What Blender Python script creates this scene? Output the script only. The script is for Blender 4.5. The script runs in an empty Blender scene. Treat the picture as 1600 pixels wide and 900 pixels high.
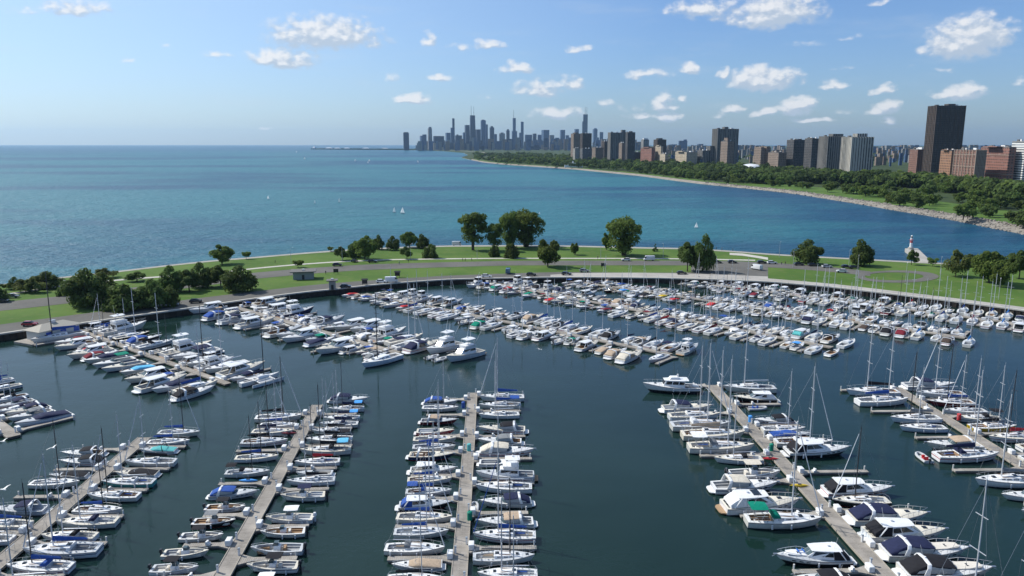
import bpy, bmesh, math, random
import numpy as np
from mathutils import Vector, Matrix
sc = bpy.context.scene
C = sc.collection
R = math.radians
rnd = random.Random(7)
# ---------------------------------------------------------------- camera
CAM_H, PITCH, FPX = 60.0, R(10.66), 1200.0
cam_d = bpy.data.cameras.new("camera"); cam = bpy.data.objects.new("camera", cam_d); C.objects.link(cam)
cam_d.sensor_width = 36.0; cam_d.lens = 36.0 * FPX / 1600.0
cam_d.clip_start = 1.0; cam_d.clip_end = 90000.0
cam.location = (0, 0, CAM_H); cam.rotation_euler = (math.pi / 2 - PITCH, 0, 0)
sc.camera = cam
# ---------------------------------------------------------------- light
SUN_AZ, SUN_EL = R(-66), R(44)          # azimuth from +Y, negative = towards -X
sun_d = bpy.data.lights.new("sun", 'SUN'); sun_d.energy = 4.2; sun_d.angle = R(0.5); sun_d.color = (1.0, 0.955, 0.88)
sun = bpy.data.objects.new("sun", sun_d); C.objects.link(sun)
sdir = Vector((math.sin(SUN_AZ) * math.cos(SUN_EL), math.cos(SUN_AZ) * math.cos(SUN_EL), math.sin(SUN_EL)))
sun.rotation_euler = sdir.to_track_quat('Z', 'Y').to_euler(); sun.location = sdir * 400
sc.view_settings.view_transform = 'Standard'; sc.view_settings.look = 'None'
sc.view_settings.exposure = 0.3; sc.view_settings.gamma = 1.0; sc.view_settings.use_curve_mapping = False
sc.cycles.use_denoising = True
sc.cycles.max_bounces = 8; sc.cycles.transparent_max_bounces = 12; sc.cycles.volume_bounces = 0
sc.cycles.caustics_reflective = False; sc.cycles.caustics_refractive = False
sc.cycles.sample_clamp_indirect = 4.0
CLOUDS = """510 55 150 46 .95|438 92 92 28 .95|335 83 44 16 .5|670 64 24 20 .7|764 70 38 14 .7|720 74 40 10 .45|618 118 28 14 .6|686 122 44 10 .7|643 155 50 14 1
902 77 38 12 .55|810 108 48 20 .8|845 138 76 24 .7|890 130 38 26 .6|870 177 70 18 .95|1008 117 66 14 .6|1077 110 28 20 .9|1131 118 22 22 .8|1195 124 100 32 1|1205 20 140 46 .95
1100 14 100 28 .7|1036 160 34 26 .9|1073 152 20 12 .6|1000 181 38 12 .7|1045 182 36 13 .8|1246 166 50 26 1|1203 176 36 12 .8|1148 171 30 13 .75|1272 188 52 8 .75|1303 130 42 12 .7
1383 142 40 14 .8|1385 168 40 22 .75|1390 190 30 10 .7|1500 145 66 22 .9|1515 62 116 62 1|1595 130 22 14 .55|120 12 120 28 .6|40 20 50 14 .35|195 95 28 12 .4|260 72 24 10 .3
415 202 22 4 .4|945 163 26 10 .5|1260 72 60 12 .32|1330 60 50 10 .25|1315 105 40 8 .25|1420 103 30 8 .2|1480 110 50 10 .25|1395 0 80 10 .5|60 150 70 10 .15|980 165 60 14 .3|1120 178 40 10 .35|770 150 40 9 .22|1320 172 50 9 .25""".replace("\n", "|")

def px_dir(px, py):
    u, v = (px - 800) / FPX, (450 - py) / FPX
    c, s = math.cos(PITCH), math.sin(PITCH)
    return Vector((u, c + v * s, -s + v * c)).normalized()
def G(px, py, z=0.0):
    """the point of height z seen at that place of the photograph"""
    d = px_dir(px, py)
    t = (z - CAM_H) / d.z
    return Vector((d.x * t, d.y * t, z))

class NT:
    def __init__(s, tree): s.t = tree; s.n = tree.nodes; s.l = tree.links
    def new(s, typ, **kw):
        n = s.n.new(typ)
        for k, v in kw.items(): setattr(n, k, v)
        return n
    def put(s, n, i, v):
        if hasattr(v, 'is_output') or isinstance(v, bpy.types.NodeSocket): s.l.new(v, n.inputs[i])
        elif v is not None: n.inputs[i].default_value = v
    def math(s, op, a, b=None, c=None, clamp=False):
        n = s.new('ShaderNodeMath', operation=op, use_clamp=clamp)
        s.put(n, 0, a); s.put(n, 1, b); s.put(n, 2, c); return n.outputs[0]
    def vmath(s, op, a, b=None, c=None):
        n = s.new('ShaderNodeVectorMath', operation=op)
        s.put(n, 0, a); s.put(n, 1, b); s.put(n, 2, c)
        return n.outputs['Value'] if op in ('LENGTH', 'DOT_PRODUCT', 'DISTANCE') else n.outputs[0]
    def noise(s, vec, scale, detail=2.0, rough=0.5, dist=0.0):
        n = s.new('ShaderNodeTexNoise'); s.put(n, 'Vector', vec)
        n.inputs['Scale'].default_value = scale; n.inputs['Detail'].default_value = detail
        n.inputs['Roughness'].default_value = rough; n.inputs['Distortion'].default_value = dist
        return n
    def mix(s, f, a, b):
        n = s.new('ShaderNodeMix', data_type='RGBA')
        s.put(n, 0, f); s.put(n, 6, a if not isinstance(a, tuple) else rgba(a)); s.put(n, 7, b if not isinstance(b, tuple) else rgba(b)); return n.outputs[2]
    def mapr(s, v, a, b, c=0.0, d=1.0, smooth=True):
        n = s.new('ShaderNodeMapRange', interpolation_type='SMOOTHSTEP' if smooth else 'LINEAR')
        s.put(n, 0, v); n.inputs[1].default_value = a; n.inputs[2].default_value = b; n.inputs[3].default_value = c; n.inputs[4].default_value = d
        return n.outputs[0]
    def xyz(s, vec):
        n = s.new('ShaderNodeSeparateXYZ'); s.put(n, 0, vec); return n.outputs
    def cxyz(s, x, y, z):
        n = s.new('ShaderNodeCombineXYZ'); s.put(n, 0, x); s.put(n, 1, y); s.put(n, 2, z); return n.outputs[0]
def rgba(c): return (c[0], c[1], c[2], 1.0)

HAZE = 2.7e-5
world = bpy.data.worlds.new("World"); sc.world = world; world.use_nodes = True
def build_world():
    t = NT(world.node_tree); t.n.clear()
    out = t.new('ShaderNodeOutputWorld'); bg = t.new('ShaderNodeBackground'); bg.inputs[1].default_value = 0.12
    t.l.new(bg.outputs[0], out.inputs[0])
    sky = t.new('ShaderNodeTexSky', sky_type='NISHITA'); sky.sun_disc = False
    sky.sun_elevation = SUN_EL; sky.sun_rotation = SUN_AZ
    sky.altitude = 0; sky.air_density = 1.0; sky.dust_density = 0.7; sky.ozone_density = 4.0
    tc = t.new('ShaderNodeTexCoord')
    x, y, z = t.xyz(tc.outputs['Generated'])[:3]
    az = t.math('ARCTAN2', x, y); el = t.math('ARCSINE', z)
    p = t.cxyz(az, el, 0.0)
    cl = []
    for c in CLOUDS.split("|"):
        cx, cy, w, h, st = map(float, c.split())
        d0 = px_dir(cx, cy + h * .12); a0 = math.atan2(d0.x, d0.y); e0 = math.asin(d0.z)
        d1 = px_dir(cx + w * .60, cy); wa = abs(math.atan2(d1.x, d1.y) - a0)
        d2 = px_dir(cx, cy - h * .72); we = abs(math.asin(d2.z) - math.asin(px_dir(cx, cy).z))
        cl.append((a0, e0, wa * 1.12, we * 1.22, min(1.15, st * 1.15)))
    def density(pp):
        """the field of cumulus puffs: round tops, flatter bases, ragged by two sizes of noise"""
        n1 = t.noise(t.vmath('MULTIPLY', pp, (1, 1.5, 1)), 30, 2, .5); n2 = t.noise(t.vmath('MULTIPLY', pp, (1, 1.5, 1)), 70, 5, .6)
        pw = t.vmath('MULTIPLY_ADD', t.vmath('SUBTRACT', n1.outputs['Color'], (.5, .5, .5)), (.042, .018, 0), pp)
        acc = None
        for a0, e0, wa, we, st in cl:
            q = t.vmath('MULTIPLY_ADD', pw, (1 / wa, 1 / we, 0), (-a0 / wa, -e0 / we, 0))
            q = t.vmath('MAXIMUM', q, t.vmath('MULTIPLY', q, (-1, -1.9, 0)))
            m = t.mapr(t.vmath('LENGTH', q), 1.2, .15, 0, st, False)
            acc = m if acc is None else t.math('MAXIMUM', acc, m)
        vo = t.new('ShaderNodeTexVoronoi', feature='SMOOTH_F1', voronoi_dimensions='2D'); t.l.new(t.vmath('MULTIPLY_ADD', n2.outputs['Color'], (.006, .006, 0), t.vmath('MULTIPLY', pp, (1, 1.25, 1))), vo.inputs['Vector']); vo.inputs['Scale'].default_value = 95; vo.inputs['Smoothness'].default_value = .7
        f2 = t.math('ADD', t.math('MULTIPLY', t.math('SUBTRACT', n2.outputs['Fac'], .5), .95), t.math('MULTIPLY', t.math('SUBTRACT', .42, vo.outputs['Distance']), .26))
        return t.math('ADD', acc, t.math('MULTIPLY', f2, t.mapr(acc, 0, .3, 0, 1.15)))
    dens = density(p); dup = density(t.vmath('ADD', p, (-.0035, .0065, 0)))
    mask = t.mapr(dens, .08, .80, 0, .88)
    lum = t.mapr(t.math('SUBTRACT', dens, dup), -.12, .42, 0, 1)
    ccol = t.mix(lum, (3.5, 4.1, 4.9), (6.3, 6.3, 6.35))  # sunward tops paler, bases greyer: light and shade painted into the cloud colour
    wisp = t.noise(t.vmath('MULTIPLY', p, (1, 5, 1)), 7, 5, .6)
    hz = t.math('MULTIPLY', t.mapr(wisp.outputs['Fac'], .5, .75, 0, .16), t.mapr(el, .0, .05))
    tint = t.new('ShaderNodeMix', data_type='RGBA', blend_type='MULTIPLY'); tint.inputs[0].default_value = 1.0
    t.l.new(sky.outputs[0], tint.inputs[6]); tint.inputs[7].default_value = (.60, .72, .92, 1)
    glow = t.mapr(t.vmath('DOT_PRODUCT', tc.outputs['Generated'], tuple(sdir)), .25, 1.0, 0, .62, False)
    sk = t.mix(glow, tint.outputs[2], (5.2, 6.5, 7.0))   # bright veil of sky round the sun
    base = t.mix(hz, sk, (4.4, 4.9, 5.4))
    t.l.new(t.mix(mask, base, ccol), bg.inputs[0])
build_world()

# ---------------------------------------------------------------- materials
MATS = {}
def mat(name, col, rough=.6, spec=.5, metal=0.0, var=0.0, vscale=3.0, bump=0.0, coat=0.0):
    if name in MATS: return MATS[name]
    m = bpy.data.materials.new(name); m.use_nodes = True
    t = NT(m.node_tree); b = t.n['Principled BSDF']
    b.inputs['Roughness'].default_value = rough; b.inputs['Specular IOR Level'].default_value = spec
    b.inputs['Metallic'].default_value = metal; b.inputs['Coat Weight'].default_value = coat
    b.inputs['Base Color'].default_value = rgba(col)
    if var or bump:
        tc = t.new('ShaderNodeTexCoord')
        n = t.noise(tc.outputs['Object'], vscale, 4, .6)
        f = t.mapr(n.outputs['Fac'], .25, .75, 0, 1, False)
        lo = tuple(c * (1 - var) for c in col); hi = tuple(min(1, c * (1 + var * .8)) for c in col)
        t.l.new(t.mix(f, lo, hi), b.inputs['Base Color'])
        if bump:
            bn = t.new('ShaderNodeBump'); bn.inputs['Strength'].default_value = bump; bn.inputs['Distance'].default_value = .05
            t.l.new(n.outputs['Fac'], bn.inputs['Height']); t.l.new(bn.outputs[0], b.inputs['Normal'])
    MATS[name] = m; return m
def hullmat(name, col, boot=(.02, .03, .07), stripe=None, bz=.15):
    """gelcoat topsides, a boot stripe at the waterline, faint weather streaks"""
    if name in MATS: return MATS[name]
    m = bpy.data.materials.new(name); m.use_nodes = True
    t = NT(m.node_tree); b = t.n['Principled BSDF']; tc = t.new('ShaderNodeTexCoord')
    x, y, z = t.xyz(tc.outputs['Object'])[:3]
    n = t.noise(t.vmath('MULTIPLY', tc.outputs['Object'], (3, 3, .6)), 1.5, 3, .6)
    f = t.mapr(n.outputs['Fac'], .35, .8, 0, 1)
    c = t.mix(f, col, tuple(v * .84 for v in col))
    if stripe: c = t.mix(t.math('MULTIPLY', t.math('GREATER_THAN', z, .62), t.math('LESS_THAN', z, .74)), c, stripe)
    c = t.mix(t.math('LESS_THAN', z, bz), c, boot)
    t.l.new(c, b.inputs['Base Color']); b.inputs['Roughness'].default_value = .22; b.inputs['Coat Weight'].default_value = .3
    MATS[name] = m; return m
CANVAS = dict(navy=(.018, .023, .062), blue=(.03, .085, .32), sky=(.08, .33, .75), black=(.016, .016, .02), tan=(.43, .33, .24), maroon=(.17, .018, .03),
              red=(.5, .035, .04), green=(.0, .2, .13), teal=(.1, .42, .42), gray=(.2, .21, .22), cream=(.6, .55, .46), brown=(.07, .05, .04), yellow=(.6, .42, .03), white=(.74, .74, .74), cyan=(.12, .45, .7))
HULLS = dict(white=(.76, .76, .76), cream=(.72, .67, .56), gray=(.5, .52, .55), pale=(.58, .66, .75), navy=(.02, .03, .09), black=(.018, .018, .022), yellow=(.55, .38, .03), red=(.42, .03, .04), maroon=(.16, .02, .03), teal=(.06, .3, .3), wood=(.35, .2, .09))
def canvas(n): return mat("canvas_" + n, CANVAS[n], .85, .2, var=.22, vscale=2.5, bump=.5)
HULLS.update(white_off=(.68, .665, .61), white_cool=(.64, .67, .69))
def hullm(n):
    if n == 'twotone': return hullmat('gelcoat_twotone', (.74, .74, .73), boot=(.022, .022, .03), bz=.62)
    if n in ('white', 'white_navy', 'white_red'):
        return hullmat("gelcoat_" + n, HULLS['white'], stripe={'white': None, 'white_navy': (.03, .04, .14), 'white_red': (.35, .03, .04)}[n])
    return hullmat("gelcoat_" + n, HULLS[n], boot=(.3, .03, .03) if n in ('navy', 'black') else (.02, .03, .07))
M_DECK = mat("deck_nonskid", (.7, .7, .69), .55, .4, var=.1, vscale=4)
M_CABIN = mat("cabin_gelcoat", (.78, .78, .775), .3, .5, var=.05, vscale=2, coat=.2)
M_COCK = mat("cockpit_liner", (.55, .53, .49), .6, .3, var=.18, vscale=3)
M_TEAK = mat("teak", (.33, .21, .12), .7, .3, var=.2, vscale=6)
M_SEAT = mat("vinyl_seat", (.66, .61, .53), .5, .4, var=.1)
M_GLASS = mat("tinted_glass", (.012, .016, .02), .06, .6)
M_GLASSB = mat("clear_windshield", (.06, .09, .1), .05, .7)
M_STEEL = mat("stainless", (.55, .56, .58), .3, .5, metal=.8)
M_MAST = mat("anodised_mast", (.6, .62, .65), .38, .5, metal=.35)
M_MASTD = mat("carbon_mast", (.03, .03, .035), .35, .5)
M_WIRE = mat("rigging_wire", (.32, .33, .35), .4, .5, metal=.5)
M_JIB = mat("furled_sail", (.62, .64, .67), .8, .2, var=.1)
M_BLACK = mat("black_plastic", (.02, .02, .022), .4, .4)
M_MOTOR = mat("motor_cowl", (.03, .03, .035), .25, .5)
M_MOTORW = mat("motor_cowl_white", (.65, .66, .67), .3, .5)
M_RUB = mat("rub_rail_rubber", (.22, .22, .23), .5, .4)
M_HYP = mat("grey_hypalon", (.45, .46, .47), .6, .3, var=.1)
M_WBOX = mat("white_dock_box", (.72, .72, .71), .45, .4, var=.1)
M_PILE = mat("white_fender_post", (.6, .6, .58), .6, .3, var=.15)

# ---------------------------------------------------------------- mesh helpers
class MB:
    def __init__(s): s.v = []; s.f = []; s.m = []
    def add(s, vs, fs, mi=0):
        o = len(s.v); s.v += [tuple(p) for p in vs]
        for f in fs: s.f.append(tuple(i + o for i in f)); s.m.append(mi)
        return s
    def box(s, x0, x1, y0, y1, z0, z1, mi=0):
        return s.add([(x0, y0, z0), (x1, y0, z0), (x1, y1, z0), (x0, y1, z0), (x0, y0, z1), (x1, y0, z1), (x1, y1, z1), (x0, y1, z1)],
                     [(0, 3, 2, 1), (4, 5, 6, 7), (0, 1, 5, 4), (1, 2, 6, 5), (2, 3, 7, 6), (3, 0, 4, 7)], mi)
    def loft(s, secs, mi=0, ring=False, cap0=True, cap1=True):
        n = len(secs[0]); vs = [p for q in secs for p in q]; fs = []
        for i in range(len(secs) - 1):
            for j in range(n if ring else n - 1):
                k = (j + 1) % n
                fs.append((i * n + j, i * n + k, (i + 1) * n + k, (i + 1) * n + j))
        if cap0: fs.append(tuple(range(n))[::-1])
        if cap1: fs.append(tuple(range((len(secs) - 1) * n, len(secs) * n)))
        return s.add(vs, fs, mi)
    def tube(s, pts, r, n=5, mi=0, r1=None):
        pts = [Vector(p) for p in pts]; secs = []
        for i, p in enumerate(pts):
            d = (pts[min(i + 1, len(pts) - 1)] - pts[max(i - 1, 0)]).normalized()
            a = d.orthogonal().normalized() if i == 0 else (secs_a - d * secs_a.dot(d)).normalized()
            secs_a = a; b = d.cross(a)
            rr = r if r1 is None else r + (r1 - r) * i / (len(pts) - 1)
            secs.append([p + (a * math.cos(2 * math.pi * k / n) + b * math.sin(2 * math.pi * k / n)) * rr for k in range(n)])
        return s.loft(secs, mi, ring=True)
    def prism(s, poly, z0, z1, mi=0):
        n = len(poly)
        return s.add([(x, y, z0) for x, y in poly] + [(x, y, z1) for x, y in poly],
                     [tuple(range(n))[::-1], tuple(range(n, 2 * n))] + [(i, (i + 1) % n, n + (i + 1) % n, n + i) for i in range(n)], mi)
    def mesh(s, name, mats, smooth=False, bevel=0.0, seg=2):
        me = bpy.data.meshes.new(name); me.from_pydata(s.v, [], s.f)
        for m in mats: me.materials.append(m)
        if len(mats) > 1: me.polygons.foreach_set('material_index', s.m)
        bm = bmesh.new(); bm.from_mesh(me); bmesh.ops.remove_doubles(bm, verts=bm.verts, dist=1e-4)
        if bevel: bmesh.ops.bevel(bm, geom=[e for e in bm.edges if len(e.link_faces) == 2 and e.calc_face_angle(0) > .5], offset=bevel, segments=seg, profile=.6, affect='EDGES')
        bmesh.ops.recalc_face_normals(bm, faces=bm.faces)
        bm.to_mesh(me); bm.free()
        if smooth:
            me.polygons.foreach_set('use_smooth', [True] * len(me.polygons))
            try: me.set_sharp_from_angle(angle=R(40))
            except Exception: pass
        me.update(); return me
def ob(name, me, parent=None, **props):
    o = bpy.data.objects.new(name, me); C.objects.link(o)
    if parent is not None: o.parent = parent
    for k, v in props.items(): o[k] = v
    return o
def root(name, loc, rz=0.0, label=None, cat=None, group=None, scale=1.0):
    o = bpy.data.objects.new(name, None); C.objects.link(o)
    o.location = loc; o.rotation_euler = (0, 0, rz); o.scale = (scale,) * 3; o.empty_display_size = .5
    tag(o, label, cat, group); return o
def tag(o, label, cat, group=None):
    if label: o['label'] = label
    if cat: o['category'] = cat
    if group: o['group'] = group
    return o
ORD = "first second third fourth fifth sixth seventh eighth ninth tenth eleventh twelfth thirteenth fourteenth fifteenth sixteenth seventeenth eighteenth nineteenth twentieth".split()
TENS = {2: 'twenty', 3: 'thirty', 4: 'forty', 5: 'fifty', 6: 'sixty', 7: 'seventy'}
TENTH = {20: 'twentieth', 30: 'thirtieth', 40: 'fortieth', 50: 'fiftieth', 60: 'sixtieth', 70: 'seventieth'}
def nth(i):
    i += 1
    if i <= 20: return ORD[i - 1]
    if i % 10 == 0: return TENTH[i]
    return TENS[i // 10] + "-" + ORD[i % 10 - 1]
# ---------------------------------------------------------------- setting: water, land, roads
def smooth_curve(pts, xs, k=3):
    px = np.array([p[0] for p in pts], float); py = np.array([p[1] for p in pts], float)
    d = np.linspace(px[0], px[-1], 600); v = np.interp(d, px, py)
    w = int(8 * k); ker = np.hanning(2 * w + 1); ker /= ker.sum()
    vp = np.pad(v, w, mode='reflect', reflect_type='odd'); v = np.convolve(vp, ker, 'valid')
    return np.interp(xs, d, v)
WALL = [(-500, 620), (-300, 573), (-100, 537), (0, 522), (60, 513), (130, 505), (220, 492), (300, 481), (400, 466), (480, 456), (530, 451), (600, 443.5), (700, 436.5), (800, 434), (900, 433), (1000, 434), (1100, 436), (1200, 440), (1300, 448.5), (1400, 460), (1500, 472), (1600, 485), (1750, 507), (2100, 565)]
LAKE = [(-500, 535), (-300, 493), (-100, 460), (0, 445), (100, 433), (185, 424), (260, 415), (330, 407.5), (400, 402), (480, 395), (560, 389.5), (640, 386), (700, 384.2), (800, 383.8), (900, 384.5), (1000, 387), (1060, 388), (1130, 391.5), (1200, 397), (1290, 402), (1420, 409), (1500, 413), (1600, 419), (1750, 430), (2100, 462)]
XS = np.arange(-480, 2081, 20.0)
GZ = 2.2
def strip(name, lo, hi, z, m, kind='structure', thick=0.0, xs=XS):
    """ground between two lines; lo is nearer to the camera"""
    a = [G(x, y, z) for x, y in zip(xs, lo)]; b = [G(x, y, z) for x, y in zip(xs, hi)]
    mb = MB(); n = len(xs)
    if thick:
        secs = [[p - Vector((0, 0, thick)), p, q, q - Vector((0, 0, thick))] for p, q in zip(a, b)]
        mb.loft(secs)
    else:
        mb.add(a + b, [(i, i + 1, n + i + 1, n + i) for i in range(n - 1)])
    o = ob(name, mb.mesh(name, [m])); o['kind'] = kind; return o
def ground_mat(name, c1, c2, c3, s1, s2, rough=.95, bump=0.3, spec=.2):
    m = bpy.data.materials.new(name); m.use_nodes = True
    t = NT(m.node_tree); b = t.n['Principled BSDF']; tc = t.new('ShaderNodeTexCoord'); v = tc.outputs['Object']
    n1 = t.noise(v, s1, 4, .6); n2 = t.noise(v, s2, 3, .6)
    c = t.mix(t.mapr(n1.outputs['Fac'], .35, .65), c1, c2); c = t.mix(t.math('MULTIPLY', t.mapr(n2.outputs['Fac'], .5, .8), .6), c, c3)
    t.l.new(c, b.inputs['Base Color']); b.inputs['Roughness'].default_value = rough; b.inputs['Specular IOR Level'].default_value = spec
    if bump:
        bn = t.new('ShaderNodeBump'); bn.inputs['Strength'].default_value = bump; bn.inputs['Distance'].default_value = .1
        t.l.new(n2.outputs['Fac'], bn.inputs['Height']); t.l.new(bn.outputs[0], b.inputs['Normal'])
    return m
M_GRASS = ground_mat("lawn", (.058, .118, .018), (.088, .152, .027), (.15, .155, .055), .035, .3)
M_ASPH = ground_mat("asphalt", (.112, .108, .1), (.14, .135, .123), (.083, .08, .075), .05, .5)
M_CONC = ground_mat("concrete", (.34, .32, .29), (.4, .38, .35), (.25, .235, .215), .08, .6)
M_CONCL = ground_mat("pale_concrete", (.5, .48, .43), (.44, .42, .38), (.36, .34, .31), .1, .8)
M_WALL = ground_mat("sheet_pile_wall", (.035, .03, .026), (.06, .05, .042), (.022, .02, .019), .3, 1.2)
M_LAND = ground_mat("mainland_ground", (.028, .045, .014), (.045, .07, .02), (.07, .075, .04), .01, .06)

def water_mat(name, lake):
    m = bpy.data.materials.new(name); m.use_nodes = True
    t = NT(m.node_tree); b = t.n['Principled BSDF']; geo = t.new('ShaderNodeTexCoord'); v = geo.outputs['Object']
    b.inputs['IOR'].default_value = 1.33
    if lake:
        big = t.noise(t.vmath('MULTIPLY', v, (.35, 1.0, 1)), .0022, 3, .55, .4)
        mid = t.noise(t.vmath('MULTIPLY', v, (.4, 1.0, 1)), .012, 3, .6, .3)
        f = t.math('ADD', t.math('MULTIPLY', big.outputs['Fac'], .75), t.math('MULTIPLY', mid.outputs['Fac'], .25))
        lx, ly_ = t.xyz(v)[:2]; f = t.math('ADD', f, t.mapr(t.math('SUBTRACT', lx, t.math('MULTIPLY', t.math('SUBTRACT', ly_, 600), .35)), -80, 330, .02, -.055))
        # the shallows over sand are turquoise, the deeper lake is bluer
        c = t.mix(t.mapr(f, .43, .57), (.010, .066, .128), (.025, .148, .182))
        sep = t.xyz(v); c = t.mix(t.mapr(t.math('ADD', sep[1], t.math('MULTIPLY', t.math('SUBTRACT', big.outputs['Fac'], .5), 3000)), 3000, 9000, 0, .75), c, (.010, .07, .135))
        t.l.new(c, b.inputs['Base Color']); b.inputs['Roughness'].default_value = .3; b.inputs['Specular IOR Level'].default_value = .16
        w1 = t.noise(t.vmath('MULTIPLY', v, (.5, 1.0, 1)), .26, 4, .66, .2); w2 = t.noise(t.vmath('MULTIPLY', v, (.6, 1, 1)), .05, 2, .5)
        h = t.math('ADD', w1.outputs['Fac'], t.math('MULTIPLY', w2.outputs['Fac'], 1.2))
        bn = t.new('ShaderNodeBump'); bn.inputs['Strength'].default_value = 1.0; bn.inputs['Distance'].default_value = 3.2
    else:
        big = t.noise(v, .02, 3, .6, .5)
        c = t.mix(t.mapr(big.outputs['Fac'], .35, .65), (.007, .022, .0185), (.011, .029, .025))
        t.l.new(c, b.inputs['Base Color']); b.inputs['Specular IOR Level'].default_value = .37
        t.l.new(t.mapr(big.outputs['Fac'], .4, .62, .03, .17), b.inputs['Roughness'])
        w1 = t.noise(t.vmath('MULTIPLY', v, (.8, 1.0, 1)), .9, 3, .6, .3); w2 = t.noise(v, .13, 2, .5)
        h = t.math('ADD', t.math('MULTIPLY', w1.outputs['Fac'], t.mapr(big.outputs['Fac'], .35, .65, .35, 1.0)), t.math('MULTIPLY', w2.outputs['Fac'], 1.5))
        bn = t.new('ShaderNodeBump'); bn.inputs['Strength'].default_value = .24; bn.inputs['Distance'].default_value = .2
    t.l.new(h, bn.inputs['Height']); t.l.new(bn.outputs[0], b.inputs['Normal'])
    return m
LR = 27000
lk = ob("lake_water", MB().add([(-LR, -400, 0), (LR, -400, 0), (LR, LR, 0), (-LR, LR, 0)], [(0, 1, 2, 3)]).mesh("lake_water", [water_mat("lake_water", True)])); lk['kind'] = 'structure'
wy = smooth_curve(WALL, XS, 1); ly = smooth_curve(LAKE, XS, 1)
hb = [G(x, y, GZ) for x, y in zip(XS, wy)]
n_ = len(hb)
hw = ob("harbour_water", MB().add([(p.x, p.y + 4.0, .02) for p in hb] + [(p.x * 1.0, -60, .02) for p in hb], [(i, n_ + i, n_ + i + 1, i + 1) for i in range(n_ - 1)]).mesh("harbour_water", [water_mat("harbour_water", False)])); hw['kind'] = 'structure'

strip("park_ground", wy, ly, GZ, M_GRASS, thick=GZ + .6)
def off(c, d): return c + d
# harbour wall: dark sheet piling with a concrete coping
wl = root("harbour_wall", (0, 0, 0), label="long dark sheet pile wall with pale concrete coping round the inner harbour", cat="harbour wall")
secs = []; secc = []
for i, p in enumerate(hb):
    tdir = (hb[min(i + 1, n_ - 1)] - hb[max(i - 1, 0)]); nrm = Vector((tdir.y, -tdir.x, 0)).normalized()
    a = p + nrm * .35
    secs.append([(a.x, a.y, -.5), (a.x, a.y, GZ - .25), (p.x - nrm.x * .3, p.y - nrm.y * .3, GZ - .25), (p.x - nrm.x * .3, p.y - nrm.y * .3, -.5)])
    a = p + nrm * .5; q = p - nrm * .7
    secc.append([(a.x, a.y, GZ - .25), (a.x, a.y, GZ + .22), (q.x, q.y, GZ + .22), (q.x, q.y, GZ - .25)])
ob("wall_face", MB().loft(secs, ring=True).mesh("wall_face", [M_WALL]), wl)
ob("coping", MB().loft(secc, ring=True).mesh("coping", [M_CONCL]), wl)
# sheet pile ribs (one pattern)
mb = MB()
for i in range(n_ - 1):
    a, b = hb[i], hb[i + 1]; L = (b - a).length; d = (b - a) / L; nr = Vector((d.y, -d.x, 0))
    if not (-250 < a.x < 300): continue
    k = max(2, int(L / 1.5))
    for j in range(k):
        p = a + d * (L * (j + .5) / k) + nr * .42
        mb.tube([(p.x, p.y, -.4), (p.x, p.y, GZ - .26)], .22, 5)
ob("pile_rib", mb.mesh("pile_rib", [M_WALL]), wl)
# promenade, road and paths: (lower line, upper line)
def seg(x0, x1): return XS[(XS >= x0) & (XS <= x1)]
def cur(pts, xs): return smooth_curve(pts, xs, 1)
x1 = seg(-480, 1180)
PT = [(-500, 600), (-300, 552), (-100, 519), (0, 507), (100, 494), (200, 481), (300, 467), (400, 455), (480, 446), (530, 441.5), (600, 436.5), (700, 430.5), (800, 427), (870, 425), (1000, 426), (1060, 426), (1100, 425), (1150, 420), (1190, 419)]
strip("promenade", np.interp(x1, XS, wy) - .6, cur(PT, x1), GZ + .05, M_ASPH, xs=x1)
x2 = seg(860, 1200)
strip("promenade_slab", np.interp(x2, XS, wy) - .5, cur([(850, 430), (900, 426.5), (1000, 426), (1100, 428), (1200, 432)], x2), GZ + .09, M_CONC, xs=x2)
x3 = seg(1140, 2080)
strip("wall_walk", np.interp(x3, XS, wy) - .3, np.interp(x3, XS, wy) - 5.2, GZ + .07, M_CONC, xs=x3)
RD = [(-500, 560), (-300, 520), (-100, 487), (0, 479), (105, 468), (200, 456), (300, 444), (400, 430.5), (480, 423.5), (560, 418), (640, 415), (720, 413), (800, 411), (1000, 410.8), (1100, 411), (1160, 412), (1230, 415.5), (1300, 421), (1345, 426), (1390, 431)]
x4 = seg(-480, 1360); rc = cur(RD, x4)
hwid = np.interp(x4, [-480, 0, 300, 480, 800, 1360], [9, 6.8, 5.2, 4.5, 3.6, 3.7])
strip("park_road", rc + hwid, rc - hwid, GZ + .05, M_ASPH, xs=x4)
x5 = seg(1080, 1200)
strip("park_junction", cur([(1000, 423), (1050, 424), (1120, 426), (1180, 432), (1220, 432)], x5), cur([(1000, 412), (1060, 412), (1140, 412), (1220, 414)], x5), GZ + .03, M_ASPH, xs=x5)
def blob(name, cx, cy, rx, ry, z, m, rin=None, k=40):
    o = [G(cx + rx * math.cos(2 * math.pi * i / k), cy + ry * math.sin(2 * math.pi * i / k), z) for i in range(k)]
    mb = MB()
    if rin:
        q = [G(cx - 6 + rin[0] * math.cos(2 * math.pi * i / k), cy - .3 + rin[1] * math.sin(2 * math.pi * i / k), z) for i in range(k)]
        mb.add(o + q, [(i, (i + 1) % k, k + (i + 1) % k, k + i) for i in range(k)])
    else: mb.add(o, [tuple(range(k))])
    ob(name, mb.mesh(name, [m]))['kind'] = 'structure'
blob("turning_loop", 1403, 432, 64, 9.6, GZ + .08, M_ASPH, rin=(46, 6.2))
x6 = seg(-480, 1180)
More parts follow.
